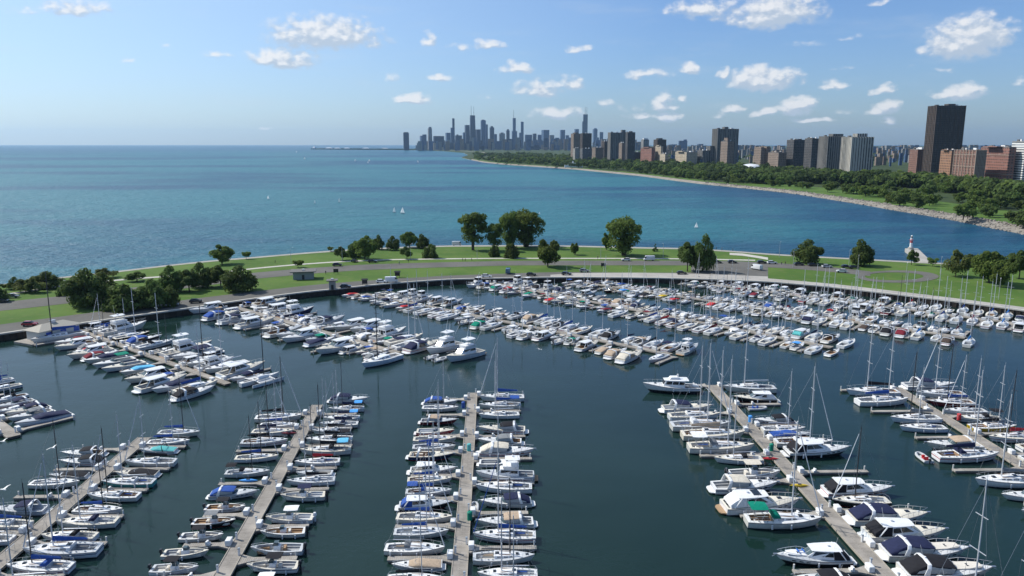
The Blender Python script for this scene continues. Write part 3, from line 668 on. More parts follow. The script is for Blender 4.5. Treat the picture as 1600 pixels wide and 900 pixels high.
def flybridge(kind):
    """'f' flybridge sportfisher, 'l' pilothouse yacht"""
    L = 12; h = Hull(L, 3.9, 1.2, 2.05, .86, .36, 2.2, 1.7, .9, .4, 2.0); out = [P('hull', h.mesh(), 'hull')]
    c1 = .26
    dk, ck = h.deck(.02, c1, .84, .5, .2, .5); out += [P('deck', dk, 'deck'), P('cockpit', ck, 'cockpit'), P('rub_rail', h.rail())] + fenders(h, (.2, .48))
    out.append(P('swim_platform', MB().prism([(h.x(0), -1.5), (h.x(0), 1.5), (h.x(0) - .8, 1.3), (h.x(0) - .8, -1.3)], .25, .38).mesh("swim_platform", [M_TEAK])))
    hs = House(h.x(.27), h.x(.70 if kind == 'f' else .66), h.hb(.3) * .84, h.hb(.65) * .62, 1.35, 2.75, 1.5 if kind == 'f' else .7, 0, .1)
    out.append(P('cabin', hs.mesh(M_CABIN, .12)))
    out.append(P('cabin_window', hs.win('s', [(.05, .45, .45, .86), (.49, .82, .45, .86, .1)] if kind == 'f' else [(.03, .28, .42, .86), (.32, .6, .42, .86), (.64, .92, .42, .86, .05)])))
    out.append(P('cabin_window', hs.win('p', [(.18, .51, .45, .86, -.1), (.55, .95, .45, .86)] if kind == 'f' else [(.08, .36, .42, .86), (.4, .68, .42, .86), (.72, .97, .42, .86)])))
    out.append(P('windshield', hs.win('f', [(.06, .48, .35, .9), (.52, .94, .35, .9)], M_GLASS, "windshield")))
    out.append(P('cabin_door', hs.win('a', [(.35, .65, .0, .85), (.08, .3, .4, .85), (.7, .92, .4, .85)], M_GLASS, "cabin_door")))
    if kind == 'f':
        f2 = House(h.x(.27), h.x(.53), 1.4, 1.15, 2.76, 3.45, -.12, -.05, -.06)
        out.append(P('flybridge', f2.mesh(M_CABIN, .12)))
        out.append(P('bridge_roof', slab(h.x(.25), h.x(.50), 1.35, 1.2, 4.75, .08, .12).mesh("bridge_roof", [M_CABIN], smooth=True), 'hardtop'))
        mb = MB()
        for x in (h.x(.29), h.x(.47)):
            for sg in (-1, 1): mb.tube([(x, sg * 1.2, 3.4), (x, sg * 1.15, 4.78)], .045, 4)
        out.append(P('roof_post', mb.mesh("roof_post", [M_STEEL])))
        w = 1.24; mb = MB()
        q = [(h.x(.30), 3.5), (h.x(.485), 3.5), (h.x(.475), 4.72), (h.x(.31), 4.72)]
        for sg in (-1, 1): mb.add([(x, sg * w, z) for x, z in q] + [(x, sg * (w - .02), z) for x, z in q], [(0, 1, 2, 3), (7, 6, 5, 4), (0, 4, 5, 1), (1, 5, 6, 2), (2, 6, 7, 3), (3, 7, 4, 0)])
        mb.box(h.x(.483), h.x(.485), -w, w, 3.5, 4.7)
        out.append(P('bridge_curtain', mb.mesh("bridge_curtain", [M_GLASS]), need='encl'))
        mb = MB()
        for sg in (-1, 1): mb.tube([(h.x(.33), sg * 1.4, 3.0), (h.x(.10), sg * 2.6, 8.4)], .05, 4, r1=.02)
        out.append(P('outrigger', mb.mesh("outrigger", [M_STEEL]), need='rig'))
        mb = MB().tube([(h.x(.35), .5, 4.9), (h.x(.33), .5, 7.4)], .022, 3); mb.tube([(h.x(.37), -.3, 4.9), (h.x(.37), -.3, 5.25)], .22, 8)
        out.append(P('antenna', mb.mesh("antenna", [M_CABIN]), fine=True))
    else:
        out.append(P('cabin_roof', slab(h.x(.20), h.x(.63), h.hb(.3) * .84, h.hb(.6) * .64, 2.76, .08, .14).mesh("cabin_roof", [M_CABIN], smooth=True)))
        out.append(P('roof_console', House(h.x(.36), h.x(.54), .9, .8, 2.92, 3.4, .4, .1, .1).mesh(M_CABIN, .1)))
        mb = MB().tube([(h.x(.38), 0, 3.3), (h.x(.38), 0, 3.9)], .2, 8); mb.tube([(h.x(.4), .5, 3.3), (h.x(.4), .5, 5.0)], .022, 3); out.append(P('radar_dome', mb.mesh("radar_dome", [M_CABIN]), fine=True))
        mb = MB().tube([(h.x(.02), .9, 1.5), (h.x(.13), .9, 1.6)], .35, 8); out.append(P('tender', mb.mesh("tender", [M_WBOX]), fine=True))
    mb = MB().box(h.x(.76), h.x(.80), -.32, .32, h.sh(.78) + .17, h.sh(.78) + .27); out.append(P('deck_hatch', mb.mesh("deck_hatch", [M_GLASS], bevel=.03)))
    out.append(P('bow_rail', h.bowrail(.45, .7)))
    mb = MB().box(h.x(.13), h.x(.15), -.2, .2, .5, 1.0); mb.tube([(h.x(.14), 0, .9), (h.x(.14), 0, 1.3)], .3, 6); out.append(P('fishing_chair', mb.mesh("fishing_chair", [M_SEAT]), fine=True))
    return out, L, 3.9
def console_boat():
    L = 7.2; h = Hull(L, 2.55, .8, 1.15, .84, .35, 2.3, 1.0, .9, .45); out = [P('hull', h.mesh(), 'hull')]
    dk, ck = h.deck(.06, .88, .78, .35, .03); out += [P('deck', dk, 'deck'), P('cockpit', ck, 'cockpit'), P('rub_rail', h.rail())] + fenders(h, (.2, .48))
    out.append(P('console', House(h.x(.42), h.x(.58), .5, .42, .35, 1.35, .3, 0, .1).mesh(M_CABIN, .06)))
    hs = House(h.x(.47), h.x(.58), .42, .36, 1.36, 1.8, .25, -.1, .1); out.append(P('windshield', hs.mesh(M_GLASSB, 0)))
    out.append(P('leaning_post', MB().box(h.x(.32), h.x(.38), -.5, .5, .35, 1.05).mesh("leaning_post", [M_SEAT], bevel=.06), 'pad'))
    mb = MB()
    for sg in (-1, 1): mb.box(h.x(.66), h.x(.84), sg * .55 - .2, sg * .55 + .2, .36, .72)
    mb.box(h.x(.82), h.x(.87), -.5, .5, .36, .72)
    out.append(P('bow_cushion', mb.mesh("bow_cushion", [M_SEAT], bevel=.05), 'pad'))
    out.append(P('top_canopy', slab(h.x(.30), h.x(.60), .95, .9, 2.35, .06, .06).mesh("top_canopy", [canvas('white')], smooth=True), 'canvas', need='top'))
    mb = MB()
    for x, xb in ((.33, .40), (.56, .56)):
        for sg in (-1, 1): mb.tube([(h.x(xb), sg * .55, .4), (h.x(x), sg * .8, 2.37)], .03, 4)
    out.append(P('top_frame', mb.mesh("top_frame", [M_STEEL]), need='top'))
    m2 = House(h.x(0) - .55, h.x(0) + .02, .26, .26, 1.0, 1.5, .08, .12, .15).mesh(M_MOTOR, .07)
    out.append(P('outboard_motor', m2, 'motor'))
    mb = MB().box(h.x(0) - .4, h.x(0) - .15, -.09, .09, -.3, 1.02); mb.box(h.x(0) - .18, h.x(0) + .05, -.2, .2, .6, .85)
    out.append(P('motor_leg', mb.mesh("motor_leg", [M_MOTOR]), 'motor', 'outboard_motor'))
    out.append(P('bow_rail', h.bowrail(.7, .3), fine=True))
    return out, L, 2.55
def runabout():
    L = 8; h = Hull(L, 2.7, .85, 1.12, .88, .3, 2.3, 1.2, .9, .42); out = [P('hull', h.mesh(), 'hull')]
    dk, ck = h.deck(.05, .52, .8, .35, .2, .5); out += [P('deck', dk, 'deck'), P('cockpit', ck, 'cockpit'), P('rub_rail', h.rail())] + fenders(h, (.2, .48))
    out.append(P('swim_platform', MB().prism([(h.x(0), -1.05), (h.x(0), 1.05), (h.x(0) - .6, .85), (h.x(0) - .6, -.85)], .2, .32).mesh("swim_platform", [M_DECK])))
    g, f = arc_glass(h, .48, .1, .86, .42, .35); out += [P('windshield', g), P('windshield_frame', f, fine=True)]
    mb = seat(h.x(.42), -.6, .35); mb2 = seat(h.x(.42), .6, .35)
    out += [P('seat', mb.mesh("helm_seat", [M_SEAT], bevel=.05), 'pad', need='open'), P('seat', mb2.mesh("mate_seat", [M_SEAT], bevel=.05), 'pad', need='open')]
    mb = MB().box(h.x(.07), h.x(.13), -1.0, 1.0, .35, .72); mb.box(h.x(.055), h.x(.075), -1.0, 1.0, .65, .98); out.append(P('bench_seat', mb.mesh("bench_seat", [M_SEAT], bevel=.05), 'pad', need='open'))
    w = h.hb(.2) * .95
    out.append(P('boat_cover', tent([(h.x(.02), w * .95, .86, .92, .95), (h.x(.12), w, .88, 1.05, 1.12), (h.x(.3), w, .9, 1.2, 1.3), (h.x(.46), w * .98, .92, 1.38, 1.5), (h.x(.56), w * .9, 1.0, 1.28, 1.38), (h.x(.66), h.hb(.66) * .8, 1.1, 1.16, 1.2)]).mesh("boat_cover", [canvas('navy')], smooth=True), 'canvas', need='cover'))
    w = h.hb(.25) * .85
    out.append(P('bimini', slab(h.x(.16), h.x(.44), w, w, 2.1, .05, .15).mesh("bimini", [canvas('navy')], smooth=True), 'canvas', need='bimini'))
    mb = MB()
    for x in (.2, .4):
        for sg in (-1, 1): mb.tube([(h.x(.3), sg * h.hb(.3) * .92, .9), (h.x(x), sg * w * .97, 2.12)], .022, 3)
    out.append(P('bimini_frame', mb.mesh("bimini_frame", [M_STEEL]), need='bimini', fine=True))
    out.append(P('tower_arch', arch(h.x(.3), h.hb(.3) * .95, .9, 2.15, .3, .15, .06).mesh("tower_arch", [M_BLACK]), 'tower', need='tower'))
    mb = MB().box(h.x(.70), h.x(.75), -.24, .24, h.sh(.72) + .2, h.sh(.72) + .27); out.append(P('deck_hatch', mb.mesh("deck_hatch", [M_GLASS], bevel=.03)))
    out.append(P('bow_rail', h.bowrail(.66, .35), fine=True))
    return out, L, 2.7
def dinghy():
    L = 4.2; mb = MB(); pts = []
    for i in range(17):
        a = i / 16; 
        if a < .3: p = (-2.1 + a / .3 * 2.6, -.75, .32)
        elif a > .7: p = (.5 - (a - .7) / .3 * 2.6, .75, .32)
        else:
            b = (a - .3) / .4; an = -math.pi / 2 + math.pi * b; p = (.5 + 1.55 * math.cos(an), .75 * math.sin(an), .32 + .18 * math.cos(an))
        pts.append(p)
    out = [P('hull', mb.tube(pts, .25, 8).mesh("tube_hull", [M_HYP], smooth=True), 'hyp')]
    out.append(P('floor', MB().prism([(-2.0, -.6), (.6, -.6), (1.5, -.3), (1.8, 0), (1.5, .3), (.6, .6), (-2.0, .6)], .12, .2).mesh("floor", [M_COCK])))
    out.append(P('transom', MB().box(-2.02, -1.94, -.6, .6, .05, .62).mesh("transom", [M_WBOX])))
    mb = MB().box(-.9, -.4, -.45, .45, .2, .55); mb.box(-1.0, -.9, -.45, .45, .2, .9); mb.box(-.1, .25, -.25, .25, .2, .85)
    out.append(P('seat', mb.mesh("seat", [canvas('red')], bevel=.05), 'canvas'))
    out.append(P('outboard_motor', House(-2.5, -2.05, .19, .19, .65, 1.05, .06, .08, .12).mesh(M_MOTOR, .05)))
    out.append(P('motor_leg', MB().box(-2.35, -2.15, -.07, .07, -.25, .66).mesh("motor_leg", [M_MOTOR]), None, 'outboard_motor'))
    return out, L, 1.9
def trimaran():
    L = 9; out = []
    h = Hull(L, 1.5, .95, 1.15, .7, .45, 2, .6, .8, .5); out.append(P('hull', h.mesh(), 'hull'))
    dk, ck = h.deck(.08, .4, .6, .45, .06); out += [P('deck', dk), P('cockpit', ck)]
    f = Hull(7.5, .55, .7, .85, .5, .5, 2, .5, .8, .5); m = f.mesh()
    for sg in (-1, 1):
        me = m.copy(); me.transform(Matrix.Translation((.3, sg * 2.6, 0))); out.append(P('outer_hull', me, 'hull'))
        me = MB().add([(-1.6, sg * .6, .88), (1.6, sg * .6, .9), (1.6, sg * 2.45, .72), (-1.6, sg * 2.45, .72)], [(0, 1, 2, 3)]).mesh("trampoline", [M_HYP]); out.append(P('trampoline', me))
    for x in (-1.7, 1.7): out.append(P('cross_beam', MB().tube([(x, -2.6, .75), (x, 0, 1.05), (x, 2.6, .75)], .12, 6).mesh("cross_beam", [M_DECK])))
    q = [(h.x(t), h.hb(t) * .7, h.sh(t), h.sh(t) + z * .85, h.sh(t) + z) for t, z in ((.42, .5), (.55, .48), (.68, .3), (.76, .06))]
    out.append(P('cabin', tent(q).mesh("cabin", [M_CABIN], smooth=True)))
    out.append(P('mast', MB().tube([(.9, 0, 1.2), (.9, 0, 13)], .1, 6, r1=.07).mesh("mast", [M_MAST]), 'mast'))
    out.append(P('boom', MB().tube([(.9, 0, 2.1), (-3.2, 0, 2.2)], .1, 6).mesh("boom", [M_MAST]), 'mast'))
    out.append(P('sail_cover', MB().tube([(.8, 0, 2.4), (-1.2, 0, 2.35), (-3.2, 0, 2.3)], .22, 6, r1=.12).mesh("sail_cover", [canvas('navy')]), 'canvas', 'boom', need='cover'))
    return out, L, 5.6
def fenders(h, ts):
    out = []
    for sg in (-1, 1):
        for t in ts: out.append(P('fender', MB().tube([(h.x(t), sg * (h.hb(t) + .13), h.sh(t) * .85), (h.x(t), sg * (h.hb(t) + .13), h.sh(t) * .85 - .6)], .12, 6).mesh('fender', [M_FEND], smooth=True), 'fender', fine=True))
    return out
PROTO = dict(S=sailboat(), E=cruiser('e'), H=cruiser('h'), F=flybridge('f'), L=flybridge('l'), C=console_boat(), R=runabout(), D=dinghy(), T=trimaran())
KNAME = dict(S='sailboat', E='cabin_cruiser', H='hardtop_cruiser', F='flybridge_yacht', L='pilothouse_yacht', C='center_console_boat', R='runabout', D='inflatable_dinghy', T='trimaran')
CATS = dict(S='sailboat', E='cabin cruiser', H='cabin cruiser', F='yacht', L='yacht', C='motorboat', R='motorboat', D='dinghy', T='sailboat')
def set_mat(o, m):
    for sl in o.material_slots:
        sl.link = 'OBJECT'; sl.material = m
M_PLAT = mat("teak_platform", (.36, .24, .14), .7, .3, var=.2, vscale=5)
def make_boat(kind, loc, ang, L, cv='navy', hullc='white', flags=(), far=False):
    parts, L0, B0 = PROTO[kind]; sc_ = L / L0
    rt = root(KNAME[kind], loc, ang, scale=sc_); made = {}
    need = set(flags); rb = random.Random(hash((round(loc[0] * 3), round(loc[1] * 3)))); dkm = rb.choice([None, None, M_DECK2, M_DECK3]); ckm = rb.choice([None, M_COCK2, M_COCK2, M_TEAK, M_DECK3]); hullc = rb.choice(['white', 'white', 'white_off', 'white_cool', 'white_navy', 'white_red', 'white_off']) if hullc == 'white' else hullc; cush = rb.choice(['gray', 'navy', 'tan', 'blue', 'white'])
    for p in parts:
        if p.need and p.need not in need: continue
        if far and p.fine: continue
        par = made.get(p.parent, rt) if p.parent else rt
        o = ob(p.name, p.me, par)
        if p.name not in made: made[p.name] = o
        if p.role == 'hull' and hullc != 'white': set_mat(o, hullm(hullc))
        elif p.role == 'deck' and dkm: set_mat(o, dkm)
        elif p.role == 'cockpit' and ckm: set_mat(o, ckm)
        elif p.role == 'cush': set_mat(o, canvas(cush))
        elif p.role == 'canvas' and cv: set_mat(o, canvas(cv))
        elif p.role == 'canvas2':
            c2 = [f[2:] for f in flags if f.startswith('b:')]; set_mat(o, canvas(c2[0] if c2 else cv))
        elif p.role == 'mast' and 'md' in need: set_mat(o, M_MASTD)
        elif p.role == 'motor' and 'mw' in need: set_mat(o, M_MOTORW)
        elif p.role == 'pad' and 'brownseat' in need: set_mat(o, M_TEAK)
        elif p.role == 'platform' and 'teak' in need: set_mat(o, M_PLAT)
        elif p.role == 'jib' and 'jibblue' in need: set_mat(o, canvas('blue'))
    return rt, made
# ---------------------------------------------------------------- floating piers and the boats in their berths
def plank_mat(name, c1, c2, along):
    m = bpy.data.materials.new(name); m.use_nodes = True
    t = NT(m.node_tree); b = t.n['Principled BSDF']; tc = t.new('ShaderNodeTexCoord'); v = tc.outputs['Object']
    br = t.new('ShaderNodeTexBrick'); t.l.new(v if along else t.vmath('MULTIPLY', v, (1, 1, 1)), br.inputs['Vector'])
    if not along:
        x, y, z = t.xyz(v)[:3]; t.l.new(t.cxyz(y, x, z), br.inputs['Vector'])
    br.inputs['Scale'].default_value = 1.0; br.inputs['Brick Width'].default_value = 3.2; br.inputs['Row Height'].default_value = .3
    br.inputs['Mortar Size'].default_value = .014; br.inputs['Color1'].default_value = rgba(c1); br.inputs['Color2'].default_value = rgba(c2); br.inputs['Mortar'].default_value = (.05, .045, .04, 1)
    n = t.noise(v, .9, 5, .65); n2 = t.noise(v, .16, 2, .5)
    c = t.mix(t.mapr(n.outputs['Fac'], .35, .75, 0, .6), br.outputs['Color'], tuple(q * .62 for q in c1))
    c = t.mix(t.mapr(n2.outputs['Fac'], .45, .7, 0, .5), c, tuple(min(1, q * 1.35) for q in c2))
    t.l.new(c, b.inputs['Base Color']); b.inputs['Roughness'].default_value = .85; b.inputs['Specular IOR Level'].default_value = .2
    return m
M_PLANK = plank_mat("weathered_planks", (.27, .245, .215), (.335, .305, .27), False)
M_PLANKF = plank_mat("finger_planks", (.29, .265, .235), (.35, .325, .29), True)
M_FLOAT = mat("dock_float", (.09, .085, .08), .8, .2, var=.3)
M_EDGE = mat("dock_edge_beam", (.36, .325, .275), .8, .2, var=.2)
# key: far (or outer) end pixel, other end pixel, width, words
PIERS = {
 '1': dict(a=(22, 682), b=(-90, 598), w=2.3, nm="first near pier", end="outer end", far=True, lab="mostly hidden floating pier, first of six near piers, its berths showing at the frame edge"),
 '2': dict(a=(226, 684), b=(-60, 930), w=2.5, nm="second near pier", end="far end", far=False, lab="weathered plank floating pier, second of six near piers, crowded with sailboats on both sides"),
 '3': dict(a=(496, 633), b=(322, 945), w=2.2, nm="third near pier", end="far end", far=False, lab="weathered plank floating pier, third of six near piers, with wide flared finger roots"),
 '4': dict(a=(738.5, 614), b=(713, 960), w=2.05, nm="fourth near pier", end="far end", far=False, lab="straight plank floating pier, fourth and most central of six near piers"),
 '5': dict(a=(1112, 602), b=(1440, 960), w=2.45, nm="fifth near pier", end="far end", far=False, lab="plank floating pier, fifth of six near piers, lined with large white cruisers"),
 '6': dict(a=(1400, 606), b=(1690, 785), w=2.2, nm="sixth near pier", end="far end", far=False, lab="plank floating pier, sixth of six near piers, with bare-masted racing sailboats"),
 'A': dict(a=(356, 600), b=(112, 512), w=1.5, nm="boathouse pier", end="outer end", far=True, lab="crowded floating pier leading out from the boathouse with blue doors"),
 'B': dict(a=(622, 552), b=(342, 473), w=2.3, nm="second shore pier", end="outer end", far=True, lab="floating pier next after the boathouse pier, full of large white motor yachts"),
 'C': dict(a=(1048, 554), b=(570, 459), w=1.9, nm="third shore pier", end="outer end", far=True, lab="long floating pier third along the harbour wall, ending beyond four tan and cream covered boats"),
 'D': dict(a=(1300, 543), b=(748, 438), w=1.8, nm="fourth shore pier", end="outer end", far=True, lab="long crowded floating pier fourth along the harbour wall from the boathouse"),
 'E': dict(a=(1508, 528), b=(900, 440), w=1.8, nm="fifth shore pier", end="outer end", far=True, lab="long floating pier fifth along the harbour wall, mostly small sailboats at its outer half"),
 'F': dict(a=(1640, 512), b=(1070, 440), w=1.8, nm="sixth shore pier", end="outer end", far=True, lab="floating pier closest to the harbour wall with sailboats moored below the grass"),
}
BOATS = {
'1': """S 32 589 -28 597 blue cover hood b:blue;S 34 600 -26 608 navy;S 44 616 -18 625 black cover hood;E 52 624 -8 634 navy top;S 58 634 -8 643 navy hood b:gray;E 72 630 6 645 navy top aft;E 82 639 8 652 gray top;R 92 648 4 668 navy cover big pale;S 40 660 -40 676 white""",
'2': """S 240 672 299 677 blue cover md jib h:cream;S 232 686 292 691 blue cover;R 278 697 214 705 teal cover tower;S 260 724 190 717 black cover jib;R 246 739 180 736 black cover;S 222 756 152 748 black h:teal;S 205 775 126 770 brown md jib;S 118 793 190 795 blue cover md;S 167 820 84 808 navy hood jib;S 137 843 66 833 black hood;S 130 862 30 850 blue cover jib;S 92 890 0 882 blue cover md hood;S 60 910 -40 905 gray
E 168 712 88 726 black top aft;E 158 700 100 712 black top open;R 140 738 76 742 black cover;S 44 755 128 750 tan md;E 80 790 -8 797 navy top h:gray;S 52 818 -30 815 blue cover jib;S 24 838 -70 842 navy;S 10 862 -80 868 blue cover""",
'3': """E 498 621 556 625 navy top aft;S 568 634 513 639 navy cover bimini b:sky md;S 559 649 507 653 navy cover bimini b:sky;S 558 663 500 658 navy cover hood jib;S 546 673 490 669 black cover;S 548 687 478 683 black cover hood bimini b:black;S 543 706 470 698 black cover hood b:cyan bimini md;S 524 725 468 714 red cover md;R 516 738 466 735 black;S 522 753 450 745 black cover;C 506 777 441 768 navy top;C 488 809 417 806 white top mw;C 474 831 410 826 white;C 472 859 394 852 brown brownseat;C 464 886 388 878 black top;C 452 918 374 910 white top
S 415 649 482 652 black cover jib md;S 412 661 470 663 blue cover;S 394 673 458 672 navy cover hood jib;S 388 690 462 686 black cover md;S 368 717 438 708 blue cover md jib;S 356 739 428 732 black bimini hood b:black md;E 328 773 405 764 blue top aft;C 318 797 386 784 black top;C 300 819 369 806 gray top h:black;C 278 842 352 828 black top;C 252 866 328 856 black;C 232 893 314 878 black top;C 214 920 300 905 white""",
'4': """E 662 627 716 625 blue top aft;S 660 637 716 634 black cover;E 660 660 712 651 tan top h:maroon;R 651 674 710 670 tan h:red;S 645 687 714 682 blue;S 643 700 713 695 blue cover hood;E 640 711 708 706 tan open h:navy;H 642 737 711 727 black;S 638 750 705 744 blue cover jib;S 634 768 706 763 blue cover bimini b:blue hood;H 622 793 706 780 blue aft h:black;S 620 812 706 801 blue cover jib;S 616 835 700 823 blue cover;S 602 862 694 848 gray hood jib;R 690 874 612 886 tan cover;S 606 905 694 900 black cover
S 812 621 742 619 blue cover jib;S 806 633 742 631 blue cover bimini b:blue;S 811 648 746 645 white;E 814 671 740 668 black top;E 812 690 742 685 gray top;E 742 710 823 699 cream top aft;R 735 723 798 718 black;F 824 746 735 738 navy rig;S 828 759 742 760 black;E 832 786 748 778 navy top aft;E 832 820 748 807 tan top;S 833 840 737 830 blue cover jibblue jib;S 740 873 834 864 gray md;S 840 897 746 892 white;S 744 925 842 920 navy cover""",
'5': """L 1092 608 1004 604 white h:twotone;E 1028 642 1100 633 navy top;S 1047 652 1122 645 tan;S 1045 671 1148 661 white hood jib;S 1064 684 1160 670 tan cover h:cream;S 1078 705 1174 692 gray bimini b:white hood;S 1194 719 1113 712 black hood;C 1142 744 1214 735 cream top big;E 1110 770 1190 748 cream top brownseat;H 1136 806 1248 780 white aft sunroof teak;S 1168 815 1272 800 green bimini hood b:green jib;H 1330 878 1210 862 black aft h:twotone pad;E 1336 910 1226 900 black top aft
S 1196 612 1113 601 black;H 1197 628 1128 616 white aft h:black;D 1160 636 1206 632 blue;E 1236 654 1180 657 black top aft;S 1184 671 1252 668 gray;R 1184 683 1242 677 blue cover h:navy;S 1205 692 1286 684 white jib;H 1218 710 1304 698 black aft h:twotone;H 1276 773 1374 760 black aft;S 1390 784 1298 778 black md jib h:black;E 1318 814 1432 802 navy top aft;H 1346 842 1458 827 black aft;E 1374 870 1497 852 navy top aft pad;E 1398 902 1536 885 black aft top pad;E 1430 935 1560 918 gray top""",
'6': """S 1405 612 1326 612 black cover h:pale;S 1345 630 1413 622 blue cover;S 1464 651 1395 655 gray cover md h:pale;S 1478 668 1405 666 white h:pale;E 1536 699 1443 690 tan top;S 1470 717 1552 706 navy cover hood;S 1624 748 1533 753 gray cover;R 1644 776 1562 770 white;R 1660 800 1582 792 white
E 1396 606 1464 599 navy top;S 1488 613 1424 617 tan jib;S 1516 629 1444 627 blue cover md h:maroon;S 1526 642 1458 640 white jib;S 1558 654 1486 652 black hood bimini b:black;S 1504 666 1576 666 black cover h:yellow;S 1612 683 1534 682 red cover md;S 1588 716 1650 711 gray;S 1640 700 1710 694 white""",
'A': """S 126 518 70 533 blue cover md;R 140 528 88 536 white;H 145 534 88 543 black;R 148 545 104 553 red cover;E 126 563 168 550 maroon top aft;H 170 545 106 556 black;R 182 553 134 565 navy cover;R 200 560 146 573 green bimini;R 210 568 152 580 black;R 222 576 172 585 cyan cover;C 188 592 226 582 white;H 250 582 196 598 black aft;H 212 612 280 592 navy;R 290 596 226 612 navy cover;E 270 619 324 602 black top aft h:white
F 160 524 208 508 white;S 178 528 232 520 gray h:black;E 200 538 238 525 blue top aft;S 214 546 252 532 black cover hood;F 246 562 298 542 gray h:gray;E 318 550 258 566 navy top;S 330 560 284 574 black cover md;F 300 580 342 564 black;S 352 570 300 586 white;H 326 594 384 574 blue h:pale;S 302 606 352 588 blue cover;T 345 608 404 592 navy cover md""",
'B': """H 350 478 296 488 navy;E 326 499 366 486 blue top aft;E 342 507 400 490 navy top;H 376 512 426 497 cream;R 450 505 405 519 white;E 434 524 478 507 black top;R 490 514 446 526 white big;H 498 517 442 533 black;R 472 540 526 525 navy cover h:pale;H 562 532 512 549 black big;S 634 551 570 571 white md h:pale;D 640 560 660 552 white;D 660 562 682 555 white
H 398 480 446 466 white;H 416 492 462 475 white;F 430 497 496 480 white h:navy;E 474 507 540 492 navy top;R 512 500 530 491 white;H 570 504 526 516 white;H 604 507 548 519 navy;E 565 522 602 512 blue top;F 588 532 632 514 cream h:gray;S 606 540 664 522 white jib;S 624 549 672 533 navy bimini b:navy;E 636 553 690 534 navy top aft;F 714 534 664 550 white rig;F 746 544 684 562 navy rig""",
'C': """R 570 454 527 464 red cover;R 592 460 556 471 white;R 606 462 575 474 white;R 622 467 590 479 white;S 634 469 592 481 white;R 646 474 613 484 red cover;S 634 487 674 474 blue cover;S 652 492 690 477 white;S 668 498 706 482 white;S 685 502 718 485 white jib;C 712 507 746 494 white top;E 733 513 771 498 green top aft;S 756 516 783 500 white;C 782 524 820 508 white top;S 792 528 826 512 white hood;E 812 531 850 517 white top;H 832 530 872 515 white;C 848 539 882 525 white;H 892 548 946 530 gray h:gray;R 918 555 956 540 tan cover;E 938 562 976 545 tan top aft;E 962 568 1002 548 cream top aft big;S 1056 548 1018 560 white
H 612 466 656 453 white;F 625 471 662 458 white encl;F 640 474 678 460 black encl;H 668 476 704 461 sky;H 690 478 732 464 white;R 705 482 752 468 white;S 730 485 760 475 tan;R 748 491 787 478 white;C 785 490 812 477 white top;S 795 497 832 484 black hood;E 820 502 852 488 tan top aft;S 836 506 872 492 blue cover;S 842 509 882 496 white jib;E 862 514 892 500 black top;S 875 518 907 503 blue cover;S 893 522 927 508 white;S 920 528 957 510 white;E 934 533 969 515 black top aft;E 980 541 1017 525 tan top;S 1010 544 1036 528 black cover;S 1036 550 1066 532 navy bimini b:navy;F 1060 554 1093 536 white""",
'D': """F 760 442 735 450 white encl;R 770 446 742 455 white;R 800 452 770 460 white;E 790 458 820 446 red top;R 824 460 795 466 white;R 846 474 872 462 red cover;E 880 464 862 472 white top;R 905 468 880 478 white;R 926 474 900 482 white;R 945 482 920 490 maroon cover;E 955 478 978 466 tan top aft;F 975 480 1000 468 white;S 955 496 980 482 white;R 978 499 1005 484 white;R 1020 486 988 498 maroon bimini;S 1012 503 1036 490 blue cover;S 1028 507 1055 495 red cover;S 1045 511 1073 498 navy hood b:navy bimini;S 1065 516 1088 502 white;S 1086 519 1112 505 white jib;S 1106 523 1128 508 maroon cover;S 1115 515 1156 498 white;S 1130 505 1142 492 blue bimini b:blue;S 1150 529 1173 514 white;S 1166 520 1202 504 black cover;S 1192 539 1215 522 white;S 1196 526 1218 510 white;R 1237 547 1258 531 sky bimini;H 1240 527 1264 513 teal aft;S 1260 532 1289 518 navy cover;E 1286 536 1312 519 black top;S 1314 544 1334 527 white;S 1262 552 1286 537 white;R 1296 552 1320 540 white
E 758 448 784 437 blue top;F 790 448 812 438 white encl;F 808 450 832 441 black encl;E 828 455 850 444 black top aft;F 846 455 868 445 white encl;E 868 458 892 446 navy top aft;H 912 462 934 452 white;R 930 468 952 457 gray cover""",
'E': """R 900 436 880 444 blue bimini;R 918 438 940 430 white;R 935 448 912 452 black cover h:black;R 965 450 940 455 black h:black;R 990 448 964 456 sky cover;E 985 464 1006 452 white top;R 1000 463 1022 452 black cover;R 1035 455 1012 464 white;R 1048 458 1028 465 yellow cover h:yellow;R 1055 464 1045 472 red cover;S 1078 472 1056 470 white;R 1096 474 1078 474 brown;R 1108 480 1118 468 red cover;S 1124 484 1144 472 brown;S 1140 485 1160 474 brown;R 1160 492 1180 480 white;E 1180 490 1210 476 cream top;E 1216 494 1190 500 white top;R 1217 496 1232 485 tan;H 1256 503 1275 490 navy aft;S 1275 507 1290 494 white;R 1240 492 1258 480 white;S 1300 510 1319 497 brown;S 1316 514 1332 500 brown;F 1324 500 1352 485 white encl;R 1343 516 1360 503 brown cover;R 1358 520 1377 505 white bimini;E 1380 524 1397 508 black aft top;E 1402 526 1423 510 maroon top aft;S 1427 530 1445 515 sky cover;E 1472 537 1491 525 brown aft top;S 1488 524 1502 512 maroon cover;S 1505 540 1525 527 sky cover;S 1350 503 1376 492 white;S 1284 492 1306 480 red hood;S 1246 488 1266 476 blue""",
